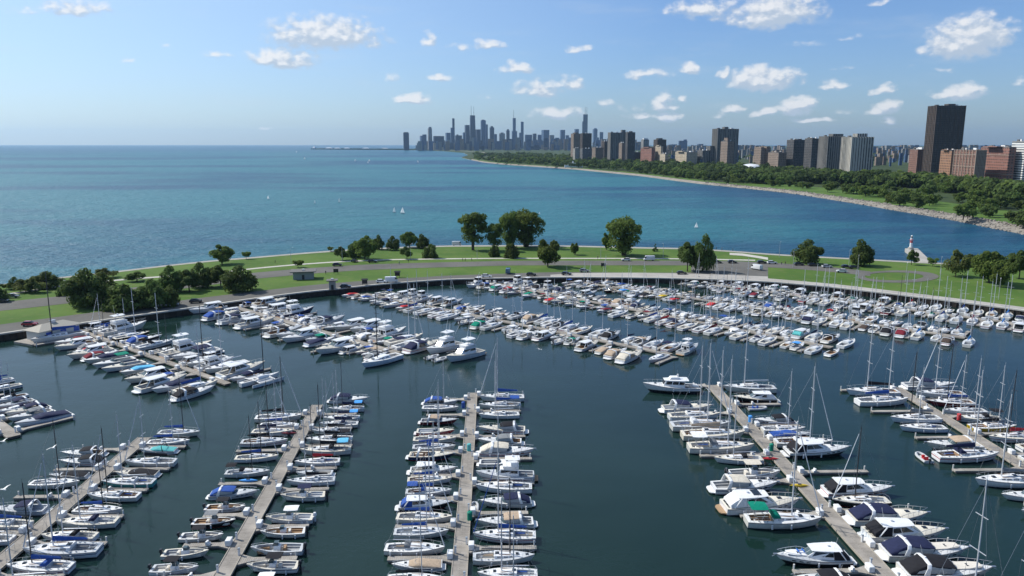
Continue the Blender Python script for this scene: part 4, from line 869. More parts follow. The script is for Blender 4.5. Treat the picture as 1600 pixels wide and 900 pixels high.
'F': """S 1145 466 1168 455 maroon cover;R 1120 456 1136 448 white;R 1148 458 1164 450 maroon bimini;R 1168 462 1184 454 maroon cover;R 1182 464 1198 455 tan;E 1216 470 1230 457 black top;R 1250 473 1263 461 black h:red;S 1272 472 1284 462 white;S 1288 474 1302 464 brown;H 1302 468 1318 456 white;E 1310 482 1324 468 white top;S 1328 482 1342 472 white;H 1345 486 1360 474 white;H 1375 476 1392 464 white;E 1381 493 1397 477 black top h:maroon;S 1404 493 1420 480 white;S 1420 480 1428 470 red cover;S 1467 500 1482 488 blue cover;S 1489 505 1502 492 navy cover;S 1512 506 1528 495 red cover;S 1534 512 1552 499 white;S 1560 512 1576 500 sky cover;H 1587 517 1602 502 cream;S 1440 482 1450 474 white;S 1456 485 1470 474 gray;S 1500 490 1512 478 blue cover;S 1524 492 1536 482 white;S 1546 494 1560 483 blue cover;S 1568 498 1580 486 sky cover;C 1190 452 1206 444 sky;R 1160 450 1146 456 white;H 1240 462 1255 452 white""",
}
FILL = {'1': [], 'D': [(0, .42, 'SSSSSSSE'), (.42, 1.0, 'RRHEECRES')], 'E': [(0, .62, 'SSSSRES'), (.62, 1.0, 'RREHCSS')], 'F': [(0, .55, 'SSSSSSE'), (.55, 1.0, 'SSREHC')], 'C': [(0, 1, 'RSEH')], 'A': [(0, 1, 'RSEH')], 'B': [(0, 1, 'HER')]}
RATIO = dict(S=.325, E=.335, H=.335, F=.325, L=.325, C=.35, R=.335, D=.45, T=.62)
r4 = random.Random(21)
SIDEW = lambda far, sg, P_: None
BOATLIST = []; N_BOAT = 0
def phrase(kind, cv, hullc, fl):
    h = {'white': 'white', 'pale': 'bluish', 'twotone': 'two-toned'}.get(hullc, hullc)
    f = set(fl)
    if kind == 'S':
        b = [q[2:] for q in fl if q.startswith('b:')]
        if 'cover' in f: return f"{h} sailboat with {cv} sail cover"
        if 'hood' in f: return f"{h} sailboat with {cv} sprayhood"
        if 'bimini' in f: return f"{h} sailboat with {b[0] if b else cv} bimini"
        return f"{h} sailboat with bare boom"
    if kind == 'E': return f"{h} cabin cruiser with {cv} canvas" if f & {'top', 'aft'} else f"{h} cabin cruiser with open cockpit"
    if kind == 'H': return f"{h} hardtop cruiser with {cv} canvas" if 'aft' in f else f"{h} hardtop cruiser with tinted windows"
    if kind == 'F': return f"{h} flybridge yacht with enclosed bridge" if 'encl' in f else (f"{h} flybridge yacht with outriggers" if 'rig' in f else f"{h} flybridge yacht with bow rail")
    if kind == 'L': return f"{h} pilothouse yacht with white cabin"
    if kind == 'C': return f"{h} console boat with {cv} top" if 'top' in f else f"{h} open centre console boat"
    if kind == 'R': return f"{h} runabout under {cv} cover" if 'cover' in f else (f"{h} runabout with {cv} bimini" if 'bimini' in f else f"{h} open runabout")
    if kind == 'D': return "small inflatable dinghy with outboard"
    return "three hulled sailboat with trampolines"
GROUP = dict(S="sailboats moored at the piers", E="cabin cruisers moored at the piers", H="hardtop cruisers moored at the piers", F="flybridge yachts moored at the piers", L=None, C="centre console boats moored at the piers", R="runabouts moored at the piers", D="inflatable dinghies", T=None)
PINFO = {}
for key, pi in PIERS.items():
    A = G(*pi['a'], .5); B = G(*pi['b'], .5); A.z = B.z = 0
    d = (B - A); LEN = d.length; d = d / LEN; nr = Vector((-d.y, d.x, 0)); ang = math.atan2(d.y, d.x); w = pi['w']
    rows = {1: [], -1: []}
    for spec in BOATS[key].replace("\n", ";").split(";"):
        tk = spec.split(); kind = tk[0]; sx, sy, bx, by = map(float, tk[1:5]); cv = tk[5]; fl = tk[6:]
        hullc = 'white'
        for q in fl:
            if q.startswith('h:'): hullc = q[2:]
        if 'pale' in fl: hullc = 'pale'
        s_ = G(sx, sy, .9); b_ = G(bx, by, 1.1 if pi['far'] else 1.0); c = (s_ + b_) / 2; c.z = 0; v = b_ - s_; v.z = 0
        L = v.length * ((1.12 if key == 'A' else .98 if key in 'B1' else .74) if pi['far'] else 1.0 * r4.uniform(.94, 1.03))
        lo, hi = dict(S=(8, 13), E=(8, 12.5), H=(8.5, 13), F=(10.5, 13.0), L=(12, 14.5), C=(6.3, 9), R=(6.6, 9.5), D=(3.4, 4.4), T=(8.5, 10))[kind]
        if 'big' in fl: hi *= 1.3
        if key in 'AB1': hi *= 1.16 if key == 'A' else 1.06
        if key in 'CDEF': hi *= .8; lo *= .85
        L = min(hi, max(lo, L))
        ac = (c - A).dot(nr); sg = 1 if ac > 0 else -1; s = (c - A).dot(d); ac = abs(ac)
        mn = w / 2 + (.35 if key == 'A' else .7) + L / 2 + (.5 if kind in 'EHFR' and (v.dot(nr) * sg > 0) else 0)
        ac = min(max(ac, mn), mn + 3.0)
        rows[sg].append(dict(k=kind, s=s, ac=ac, L=L, out=1 if v.dot(nr) * sg > 0 else -1, cv=cv, fl=fl, h=hullc, B=max(L * RATIO[kind], 1.8)))
    # further berths along the long crowded piers
    for f0, f1, kinds in FILL.get(key, []):
        for sg in (1, -1):
            s = f0 * LEN + 2
            while s < f1 * LEN - 1.5:
                near = [b for b in rows[sg] if abs(b['s'] - s) < (b['B'] / 2 + 1.75)]
                if near: s += .5; continue
                kind = r4.choice(kinds); L = r4.uniform(*dict(S=(7, 8.8), E=(7.4, 9), H=(8, 9.5), F=(9.5, 11), C=(6, 7), R=(6.2, 7.4))[kind])
                cv = r4.choice(['navy', 'navy', 'blue', 'black', 'white', 'tan', 'gray', 'maroon', 'green'])
                fl = {'S': ['cover'] * (r4.random() < .6) + ['hood'] * (r4.random() < .5) + ['jib'] * (r4.random() < .45) + ['md'] * (r4.random() < .15), 'E': ['top'] + ['aft'] * (r4.random() < .4), 'H': ['aft'] * (r4.random() < .4), 'F': ['encl'], 'C': ['top'] * (r4.random() < .6), 'R': r4.choice([['cover'], ['bimini'], ['open'], ['open']])}[kind]
                rows[sg].append(dict(k=kind, s=s, ac=w / 2 + .8 + L / 2 + r4.uniform(0, .5), L=L, out=r4.choice([1, 1, -1]) if kind != 'S' else r4.choice([1, -1, -1]), cv=cv, fl=fl, h='white', B=L * RATIO[kind], fillb=True))
                s += rows[sg][-1]['B'] / 2 + 1.75 + (1.1 if len(rows[sg]) % 2 else .2)
    pr = root("floating_pier", (A.x, A.y, 0), ang, pi['lab'], "pier", "floating piers of the harbour")
    mb = MB().box(0, LEN, -w / 2, w / 2, .32, .58); ob("walkway", mb.mesh("walkway", [M_PLANK]), pr)
    mb = MB().box(.1, LEN - .1, -w / 2 + .15, w / 2 - .15, -.2, .315); ob("pontoon_float", mb.mesh("pontoon_float", [M_FLOAT]), pr)
    mb = MB()
    for sg in (-1, 1): mb.box(0, LEN, sg * (w / 2 + .07) - .07, sg * (w / 2 + .07) + .07, .3, .66)
    ob("edge_beam", mb.mesh("edge_beam", [M_EDGE]), pr)
    boxes = []
    for sg in (1, -1):
        row = sorted(rows[sg], key=lambda b: b['s'])
        for it in range(120):
            for i in range(len(row) - 1):
                a, b = row[i], row[i + 1]; need = (a['B'] + b['B']) / 2 + (.25 if i % 2 == 0 else 1.25)
                g = b['s'] - a['s']
                if g < need: q = (need - g) * .26; a['s'] -= q; b['s'] += q
        rows[sg] = row
        # fingers between pairs
        fs = []
        for i in range(1, len(row), 2):
            if i + 1 < len(row): fs.append(((row[i]['s'] + row[i]['B'] / 2 + row[i + 1]['s'] - row[i + 1]['B'] / 2) / 2, max(row[i]['L'], row[i + 1]['L']) * .98 + .8))
            else: fs.append((row[i]['s'] + row[i]['B'] / 2 + .8, row[i]['L'] + .8))
        if row: fs.insert(0, (row[0]['s'] - row[0]['B'] / 2 - .85, row[0]['L'] * 1.0 + .8))
        for fx, fy, sgn in pi.get('bare', []): pass
        for s, fl_ in fs:
            if s < (-1 if key == 'A' else -3) or s > LEN + 3: continue
            wd = .55
            # root is flared like a bracket
            pts = [(s - wd, sg * (w / 2 + fl_)), (s + wd, sg * (w / 2 + fl_)), (s + wd, sg * (w / 2 + 2.0)), (s + wd + .9, sg * (w / 2 + .15)), (s - wd - .9, sg * (w / 2 + .15)), (s - wd, sg * (w / 2 + 2.0))]
            if sg < 0: pts = pts[::-1]
            m = MB().prism(pts, .30, .56); m.prism([(x * .999 + s * .001, y * .985) for x, y in pts], -.1, .295, 1)
            f = ob("finger_dock", m.mesh("finger_dock", [M_PLANKF, M_FLOAT]), pr)
            if not pi['far'] or True:
                mb = MB()
                mb.tube([(s - wd - .1, sg * (w / 2 + fl_ - .3), -.6), (s - wd - .1, sg * (w / 2 + fl_ - .3), 1.25)], .13, 7); ob("fender_post", mb.mesh("fender_post", [M_PILE]), f)
            boxes.append((s, sg))
        for i, b in enumerate(row):
            p = A + d * b['s'] + nr * (sg * b['ac']); hd = math.atan2(nr.y * sg * b['out'], nr.x * sg * b['out']) + r4.uniform(-.06, .06)
            # boats are tied a little askew to the berth
            if not pi['far']: hd += .10 * (1 if (hd % (2 * math.pi)) < 1.6 or (hd % (2 * math.pi)) > 4.7 else -1) * 0
            rt, made = make_boat(b['k'], (p.x, p.y, 0), hd, b['L'], b['cv'], b['h'], b['fl'], far=pi['far'] and b['k'] not in 'FL')
            side = ("near side" if (nr.y * sg) < 0 else "far side") if pi['far'] else ("left-side row" if nr.x * sg < 0 else "right-side row")
            tag(rt, f"{phrase(b['k'], b['cv'], b['h'], b['fl'])}, {nth(i)} from {pi['end']}, {side} of {pi['nm']}", CATS[b['k']], GROUP[b['k']])
            b['root'] = rt; b['made'] = made; N_BOAT += 1
    PINFO[key] = dict(A=A, d=d, nr=nr, ang=ang, w=w, LEN=LEN, boxes=boxes, rows=rows)
print("boats", N_BOAT)
# the blue letter H on a white sheet, on the foredeck of one near cruiser
for b in PINFO['5']['rows'][1] + PINFO['5']['rows'][-1]:
    if 'pad' in b['fl'] and b['k'] == 'H':
        rt = b['root']; set_mat(b['made']['sunpad'], mat("white_sheet", (.78, .78, .78), .8, .2, var=.05))
        mb = MB(); z = 1.92
        x0, hw, th = 2.0, .42, .16
        mb.box(1.25, 1.25 + th, -hw, hw, z - .09, z); mb.box(2.0, 2.0 + th, -hw, hw, z - .09, z); mb.box(1.25 + th, 2.0, -.07, .07, z - .09, z - .003)
        mb2 = MB(); 
        ob("letter_mark", mb.mesh("letter_mark", [mat("blue_letter", (.02, .12, .45), .7, .2)]), b['made']['sunpad'])
# white dock boxes and power pedestals along the walkways
WBOX = MB().box(-.6, .6, -.35, .35, 0, .55).mesh("box_body", [M_WBOX], bevel=.05)
WLID = House(-.64, .64, .39, .39, .555, .75, .06, .06, .12).mesh(M_WBOX, .03); WLID.name = "box_lid"
PED = MB().box(-.14, .14, -.14, .14, 0, 1.0).mesh("pedestal_post", [M_WBOX], bevel=.03)
PCAP = MB().box(-.17, .17, -.17, .17, 1.005, 1.18).mesh("pedestal_cap", [mat("pedestal_blue_grey", (.3, .34, .38), .5)], bevel=.03)
r5 = random.Random(5)
for key, q in PINFO.items():
    pi = PIERS[key]; cnt = {('b', 1): 0, ('b', -1): 0, ('p', 1): 0, ('p', -1): 0}
    for s, sg in sorted(q['boxes']):
        side = ("near side" if (q['nr'].y * sg) < 0 else "far side") if pi['far'] else ("left-side edge" if q['nr'].x * sg < 0 else "right-side edge")
        for typ in ('b', 'p'):
            if pi['far'] and typ == 'p' and r5.random() < .5: continue
            if typ == 'b' and r5.random() < .15: continue
            ss = s + (r5.uniform(.9, 1.5) if typ == 'b' else r5.uniform(-1.4, -.9)) ; y = sg * (q['w'] / 2 - (.05 if typ == 'b' else .25) + (.55 if typ == 'b' else 0))
            if typ == 'b': ss = s + r5.choice([-.1, .1])
            if not 0 < ss < q['LEN']: continue
            p = q['A'] + q['d'] * ss + q['nr'] * y
            i = cnt[(typ, sg)]; cnt[(typ, sg)] += 1
            if typ == 'b':
                o = root("dock_box", (p.x, p.y, .585), q['ang'], f"white plastic dock box, {nth(i)} from {pi['end']}, {side} of {pi['nm']}", "dock box", "white dock boxes on the piers", scale=1.15)
                ob("box_body", WBOX, o); ob("box_lid", WLID, o)
            else:
                o = root("power_pedestal", (p.x, p.y, .585), q['ang'], f"slim white power pedestal, {nth(i)} from {pi['end']}, {side} of {pi['nm']}", "pedestal", "power pedestals on the piers")
                ob("pedestal_post", PED, o); ob("pedestal_cap", PCAP, o)
# boarding steps on the finger docks
STEP = MB().box(-.35, .35, -.3, .3, 0, .3).box(-.35, .35, 0.0, .3, .3, .6).mesh("step_block", [M_WBOX], bevel=.02)
for key in '23456':
    q = PINFO[key]; cnt = {1: 0, -1: 0}
    for s, sg in sorted(q['boxes']):
        if r5.random() < .45 or not 0 < s < q['LEN']: continue
        p = q['A'] + q['d'] * (s + .1) + q['nr'] * (sg * (q['w'] / 2 + r5.uniform(3, 5))); i = cnt[sg]; cnt[sg] += 1
        o = ob("boarding_step", STEP); o.location = (p.x, p.y, .575); o.rotation_euler = (0, 0, q['ang'] + r5.uniform(-.2, .2) + (0 if r5.random() < .5 else math.pi))
        tag(o, f"white two-tier boarding step on finger dock, {nth(i)} from far end, {'left-side' if q['nr'].x * sg < 0 else 'right-side'} of {PIERS[key]['nm']}", "boarding step", "boarding steps on the finger docks")
# the few coloured things left on the walkways
def dock_item(px, py, name, label, cat, col, build):
    p = G(px, py, .6); o = root(name, (p.x, p.y, .585), 0, label, cat)
    for nm, me in build(mat("dock_item_" + col, CANVAS.get(col, (.5, .4, .03)), .6, .3)): ob(nm, me, o)
def bin_(m):
    return [("bin_body", MB().tube([(0, 0, 0), (0, 0, 1.3)], .42, 12).mesh("bin_body", [m])), ("bin_lid", MB().tube([(0, 0, 1.305), (0, 0, 1.45)], .46, 12, r1=.3).mesh("bin_lid", [m]))]
def kayak(m):
    secs = []
    for i in range(9):
        t = -1 + 2 * i / 8; w = max(.03, .36 * (1 - t * t)); secs.append([(t * 1.7, w * math.cos(a), .22 + w * .7 * math.sin(a)) for a in [k * math.pi / 4 for k in range(8)]])
    return [("kayak_hull", MB().loft(secs, ring=True).mesh("kayak_hull", [m], smooth=True)), ("kayak_seat", MB().box(-.3, .3, -.17, .17, .40, .50).mesh("kayak_seat", [M_BLACK]))]
dock_item(1172, 659, "storage_bin", "tall bright blue storage bin standing on the fifth near pier", "bin", "sky", bin_)
dock_item(1205, 704, "storage_bin", "pale green storage bin beside a black hulled cruiser on the fifth near pier", "bin", "green", bin_)
dock_item(724, 637, "storage_bin", "dark blue storage bin close to the far end of the fourth near pier", "bin", "blue", bin_)
dock_item(733, 704, "storage_bin", "teal storage bin halfway along the fourth near pier", "bin", "teal", bin_)
dock_item(734, 812, "storage_bin", "vivid green storage bin on the fourth near pier beside a tan topped cruiser", "bin", "green", bin_)
dock_item(1249, 760, "kayak", "yellow kayak lying on the fifth near pier", "kayak", "yellow", kayak)
dock_item(1203, 718, "kayak", "red kayak lying on the edge of the fifth near pier", "kayak", "red", kayak)
dock_item(388, 752, "kayak", "sky blue kayak lying on the third near pier", "kayak", "sky", kayak)
dock_item(452, 678, "kayak", "maroon kayak lying on the third near pier close to a blue covered sailboat", "kayak", "maroon", kayak)
dock_item(1498, 656, "storage_bin", "red storage bin standing on the sixth near pier", "bin", "red", bin_)
# loose boats: a red-seated inflatable under way, two sailboats cut by the frame
def loose(kind, sx, sy, bx, by, L, cv, h, fl, label, far=False):
    s_, b_ = G(sx, sy, .5), G(bx, by, .5); c = (s_ + b_) / 2; v = b_ - s_
    rt, m = make_boat(kind, (c.x, c.y, 0), math.atan2(v.y, v.x), L, cv, h, fl, far); return tag(rt, label, CATS[kind], GROUP[kind])
loose('D', 1455, 723, 1431, 705, 4.3, 'red', 'white', [], "grey inflatable dinghy with red seat drifting alone between two piers")
loose('D', 738, 806, 743, 778, 3.6, 'gray', 'white', [], "grey inflatable dinghy tied lengthwise against the fourth near pier")
loose('S', 1440, 955, 1570, 940, 12.5, 'navy', 'white', ['md0'], "sailboat cut by the lower frame edge, only its pale mast showing")
loose('S', 1525, 985, 1650, 965, 12.5, 'blue', 'white', ['jib', 'jibblue', 'cover'], "sailboat cut by the lower frame edge with a blue furled jib beside its mast")
# ---------------------------------------------------------------- trees
def leaf_mat(name, c):
    m = bpy.data.materials.new(name); m.use_nodes = True
    t = NT(m.node_tree); b = t.n['Principled BSDF']; tc = t.new('ShaderNodeTexCoord'); oi = t.new('ShaderNodeObjectInfo')
    n = t.noise(tc.outputs['Object'], .55, 3, .6)
    c1 = t.mix(t.mapr(n.outputs['Fac'], .3, .7), tuple(v * .72 for v in c), tuple(v * 1.35 for v in c))
    hs = t.new('ShaderNodeHueSaturation'); t.l.new(c1, hs.inputs['Color'])
    t.l.new(t.mapr(oi.outputs['Random'], 0, 1, .8, 1.2, False), hs.inputs['Value']); t.l.new(t.mapr(oi.outputs['Random'], 0, 1, .485, .512, False), hs.inputs['Hue'])
    t.l.new(hs.outputs[0], b.inputs['Base Color']); b.inputs['Roughness'].default_value = .75; b.inputs['Specular IOR Level'].default_value = .15
    tr = t.new('ShaderNodeBsdfTranslucent'); t.l.new(hs.outputs[0], tr.inputs[0]); ms = t.new('ShaderNodeMixShader'); ms.inputs[0].default_value = .52
    t.l.new(b.outputs[0], ms.inputs[1]); t.l.new(tr.outputs[0], ms.inputs[2]); t.l.new(ms.outputs[0], t.n['Material Output'].inputs[0])
    return m
LEAFS = [leaf_mat("leaf_mid", (.125, .178, .043)), leaf_mat("leaf_dark", (.098, .142, .04)), leaf_mat("leaf_light", (.14, .172, .054))]
SHORE_LEAF = leaf_mat('leaf_shore', (.066, .102, .033))
M_BARK = mat("bark", (.10, .08, .06), .9, .1, var=.25, vscale=2)
def crown_mesh(seed, W, Hh, z0, nb, nq, size, shape, lm):
    """many leaf clumps gathered into uneven boughs; W width, Hh height of the crown above z0"""
    r = random.Random(seed); vs, fs, cs = [], [], []
    boughs = []
    for i in range(nb):
        for _ in range(60):
            x, y, z = r.uniform(-1, 1), r.uniform(-1, 1), r.uniform(0, 1)
            if shape == 'round': ok = x * x + y * y + ((z - .45) / .6) ** 2 < 1
            elif shape == 'tall': ok = x * x + y * y < (.35 + .65 * math.sin(min(1, z * 1.1) * math.pi * .62)) ** 2
            elif shape == 'cone': ok = math.hypot(x, y) < 1.02 - z
            else: ok = x * x + y * y + (z / 1.0) ** 2 < 1
            if ok: break
        br = r.uniform(.27, .46) * (W / 2) * (1.15 - .35 * z if shape != 'cone' else (1.05 - z))
        boughs.append((x * W / 2 * .82, y * W / 2 * .82, z0 + z * Hh * .86, max(.35, br)))
    for k in range(nq):
        bx, by, bz, br = boughs[r.randrange(nb)]
        d = Vector((r.gauss(0, 1), r.gauss(0, 1), r.gauss(0, .8) + .25)).normalized(); rr = br * r.uniform(.6, 1.05)
        c = Vector((bx, by, bz)) + Vector((d.x * rr, d.y * rr, d.z * rr * .85))
        nn = (d + Vector((r.uniform(-.7, .7), r.uniform(-.7, .7), r.uniform(-.5, .7)))).normalized(); a = nn.orthogonal().normalized(); a.rotate(Matrix.Rotation(r.uniform(0, 6.28), 3, nn)); b = nn.cross(a)
        s = size * r.uniform(.6, 1.25); o = len(vs)
        vs += [c + a * s, c + b * s * .7 + nn * s * .15, c - a * s * .9, c - b * s * .75 + nn * s * .1]; fs.append((o, o + 1, o + 2, o + 3))
    me = bpy.data.meshes.new("crown"); me.from_pydata([tuple(v) for v in vs], [], fs); me.materials.append(lm); me.update(); return me, boughs
def trunk_mesh(z, r0, boughs, seed, multi=1):
    r = random.Random(seed); mb = MB()
    for m in range(multi):
        ox = (m - (multi - 1) / 2) * r0 * 1.6
        mb.tube([(ox, 0, -.3), (ox * 1.2 + r.uniform(-.1, .1), r.uniform(-.1, .1), z * .5), (ox * 2 + r.uniform(-.2, .2), r.uniform(-.2, .2), z), (ox * 3, 0, z * 1.5)], r0, 7, r1=r0 * .45)
    for bx, by, bz, br in boughs[::max(1, len(boughs) // 7)]:
        mb.tube([(0, 0, z * r.uniform(.6, 1.05)), (bx * .45, by * .45, (z + bz) / 2 * .98), (bx * .85, by * .85, bz)], r0 * .45, 5, r1=r0 * .12)
    return mb.mesh("trunk", [M_BARK], smooth=True)
TPRO = {}
def tree_proto(k, seed, W, H, z0, nb, nq, size, shape, lm, r0=.28, multi=1):
    cm, bo = crown_mesh(seed, W, H - z0, z0, nb, nq, size, shape, lm); TPRO[k] = (trunk_mesh(z0 + (H - z0) * .2, r0, bo, seed, multi), cm, W, H)
# unit sizes in metres
tree_proto('round0', 1, 10, 10, 2.0, 20, 4500, .42, 'round', LEAFS[0])
tree_proto('round1', 2, 11, 9, 1.6, 24, 4500, .42, 'round', LEAFS[1])
tree_proto('round2', 3, 9, 10, 1.8, 16, 3900, .42, 'round', LEAFS[1])
tree_proto('light0', 4, 9, 7, 1.6, 14, 2250, .38, 'round', LEAFS[2], .2)
tree_proto('bush0', 5, 9, 7, .4, 22, 3900, .42, 'dome', LEAFS[1], .22)
tree_proto('tall0', 6, 13, 19, 4.5, 26, 5400, .5, 'tall', LEAFS[0], .4, 2)
tree_proto('tall1', 7, 17, 17, 3.0, 34, 6900, .5, 'tall', LEAFS[0], .45, 3)
tree_proto('cone0', 8, 4, 7, .6, 14, 900, .3, 'cone', LEAFS[1], .12)
tree_proto('small0', 9, 4.5, 5, 1.4, 10, 800, .32, 'round', LEAFS[0], .1)
tree_proto('far0', 10, 11, 11, 1.4, 16, 1000, .72, 'round', LEAFS[1])
tree_proto('far1', 11, 12, 12, 1.6, 18, 1100, .72, 'round', LEAFS[0])
tree_proto('far2', 12, 11, 11, 1.2, 14, 900, .75, 'round', LEAFS[0])
r6 = random.Random(9)
def tree(k, p, Wm, Hm, label, group):
    tm, cm, W0, H0 = TPRO[k]
    o = root("tree", p, r6.uniform(-.5, .5) if k.startswith('tall') else r6.uniform(0, 6.28), label, "tree", group)
    o.scale = (Wm / W0, Wm / W0, Hm / H0)
    ob("trunk", tm, o); ob("crown", cm, o)
TREES = """25 452 22 20 round1|40 456 34 20 light0|56 457 28 24 light0|74 450 48 27 round1|0 471 26 24 bush0|100 462 20 18 bush0|135 480 66 62 round1|118 476 40 46 round2|160 470 46 46 round1|167 434 32 16 light0|200 484 62 44 bush0|214 439 32 16 round2|240 480 52 46 round1|270 456 42 42 round1|262 478 34 34 bush0|296 456 38 36 round2|316 449 38 40 round1|345 448 34 36 round2|347 413 38 32 round0|385 405 13 15 small0|372 456 54 42 round1|395 452 20 26 round2|10 452 16 12 small0
466 418 18 15 small0|517 393 13 10 small0|535 407 24 24 round2|552 402 26 28 bush0|570 405 42 40 round0|592 390 20 25 round1|615 391 24 24 round1|640 387 32 28 round0|660 388 26 24 round1|636 405 22 22 round2|672 403 24 24 bush0|739 391 48 66 tall0|772 401 18 20 bush0|772 392 32 48 tall0|797 388 38 60 tall1|822 386 66 60 tall1|800 403 24 26 bush0|856 417 46 48 round0|898 398 17 21 round0|975 399 64 62 tall1|948 391 22 30 round0|1023 393 10 18 cone0|1098 424 40 62 round1|1074 424 38 50 round2
1262 412 50 40 round1|1345 415 44 44 round1|1424 414 20 26 round2|1457 416 18 18 small0|1493 432 38 43 light0|1545 442 58 56 round0|1562 448 36 42 round0|1519 417 32 22 bush0|1592 436 34 50 round2|1622 436 40 44 round0|1580 420 30 26 round1""".replace("\n", "|").split("|")
KW = dict(round0="rounded green tree", round1="broad dark green tree", round2="dense dark tree", light0="small pale green tree", bush0="low bushy dark tree", tall0="tall multi stemmed tree", tall1="very tall wide crowned tree", cone0="small pointed conifer", small0="slender young tree")
TL = sorted([(float(q.split()[0]), q.split()) for q in TREES], key=lambda a: a[0])
for i, (x, q) in enumerate(TL):
    px, py, w, h = map(float, q[:4]); k = q[4]; p = G(px, py, GZ)
    D = math.hypot(p.x, p.y); sl = math.hypot(D, CAM_H)
    cosv = (p.y * math.cos(PITCH) + (CAM_H - p.z) * math.sin(PITCH)) / FPX
    tree(k, p, w * cosv * (1.04 if x < 420 else .95), h * cosv * (1.0 if x < 420 else .95), f"{KW[k]} on the park spit, {nth(i)} counting from the boathouse end", "trees on the park spit")
# across the bay: single trees in front, then the wood as one mass
FR = []
for i in range(0, 70):
    px = 1000 + i * 9.0 + r6.uniform(-4, 4)
    sy = float(np.interp(px, [p[0] for p in SH], [p[1] for p in SH]))
    back = float(np.interp(px, [1000, 1200, 1330, 1450, 1600], [4, 8, 24, 34, 38]))
    py = sy - back * r6.uniform(.35, 1.15) - 2
    FR.append((px, py))
FR += [(1338, 303), (1352, 306), (1372, 308), (1392, 318), (1405, 322), (1436, 326), (1452, 322), (1505, 343), (1512, 341), (1588, 352), (1600, 356), (1612, 352), (1545, 340), (1325, 302)]
FR.sort()
for i, (px, py) in enumerate(FR):
    p = G(px, py, LZ); k = r6.choice(['far0', 'far0', 'far1', 'far2'])
    s = r6.uniform(10, 14) if px < 1300 else r6.uniform(12, 17); near = px > 1480
    if (px, py) == (1505, 343): k, s = 'far2', 17
    tree(k, p, s, s * r6.uniform(.85, 1.05), f"{ {'far0': 'dark', 'far1': 'mid green', 'far2': 'full green'}[k]} rounded tree behind the stone shore across the bay, {nth(i)} from the skyline end" if i < 79 else f"outermost dark tree behind the stone shore beside the frame edge, number word {nth(i - 79)}", "trees behind the stone shore")
def wood(name, pts, quads, smin, smax, lm, label):
    V, F = [], []; r = random.Random(len(pts))
    for p in pts:
        W = r.uniform(smin, smax) * (1.2 if p.x > 380 and p.y < 1150 else 1.05); H = W * r.uniform(.8, 1.05); lobes = [(r.gauss(0, .26) * W, r.gauss(0, .26) * W, H * r.uniform(.35, .75), W * r.uniform(.22, .36)) for _ in range(5)]
        for q in range(quads):
            lx, ly, lz, lr = lobes[q % 5]; d = Vector((r.gauss(0, 1), r.gauss(0, 1), abs(r.gauss(0, 1)) * 1.1 - .35)).normalized()
            c = Vector((p.x + lx + d.x * lr, p.y + ly + d.y * lr, p.z + lz + d.z * lr)); nn = (d + Vector((r.uniform(-.5, .5),) * 3)).normalized(); a = nn.orthogonal().normalized(); a.rotate(Matrix.Rotation(r.uniform(0, 6), 3, nn)); b = nn.cross(a)
            s = W * .095 * r.uniform(.7, 1.4); o = len(V)
            V += [c + a * s, c + b * s, c - a * s, c - b * s]; F.append((o, o + 1, o + 2, o + 3))
    me = bpy.data.meshes.new(name); me.from_pydata([tuple(v) for v in V], [], F); me.materials.append(lm); me.update()
    o = ob(name, me); o['kind'] = 'stuff'; return o
WP = {0: [], 1: [], 2: []}
for i in range(2100):
    px = r6.uniform(742, 1700); sy = float(np.interp(px, [p[0] for p in SH], [p[1] for p in SH]))
    if px < 1000: top = float(np.interp(px, [742, 800, 1000], [240.5, 240.5, 248]))
    else: top = float(np.interp(px, [1000, 1200, 1300, 1450, 1600, 1700], [250, 269, 278, 294, 320, 336]))
    lo = sy - float(np.interp(px, [742, 900, 1200, 1330, 1450, 1600], [1, 2, 9, 28, 42, 50]))
    py = r6.uniform(min(top, lo - 1), lo)
    p = G(px, py, LZ); WP[r6.choice([0, 1, 1, 1, 2])].append(p)
for i in range(420):
    px = r6.uniform(1000, 1680); p = G(px, r6.uniform(229, 254), LZ); WP[r6.choice([0, 1])].append(p)
for k, nm in ((0, "mid"), (1, "dark"), (2, "pale")): wood("far_woods", WP[k], 170, 10, 17, [LEAFS[0], SHORE_LEAF, LEAFS[1]][k], nm)
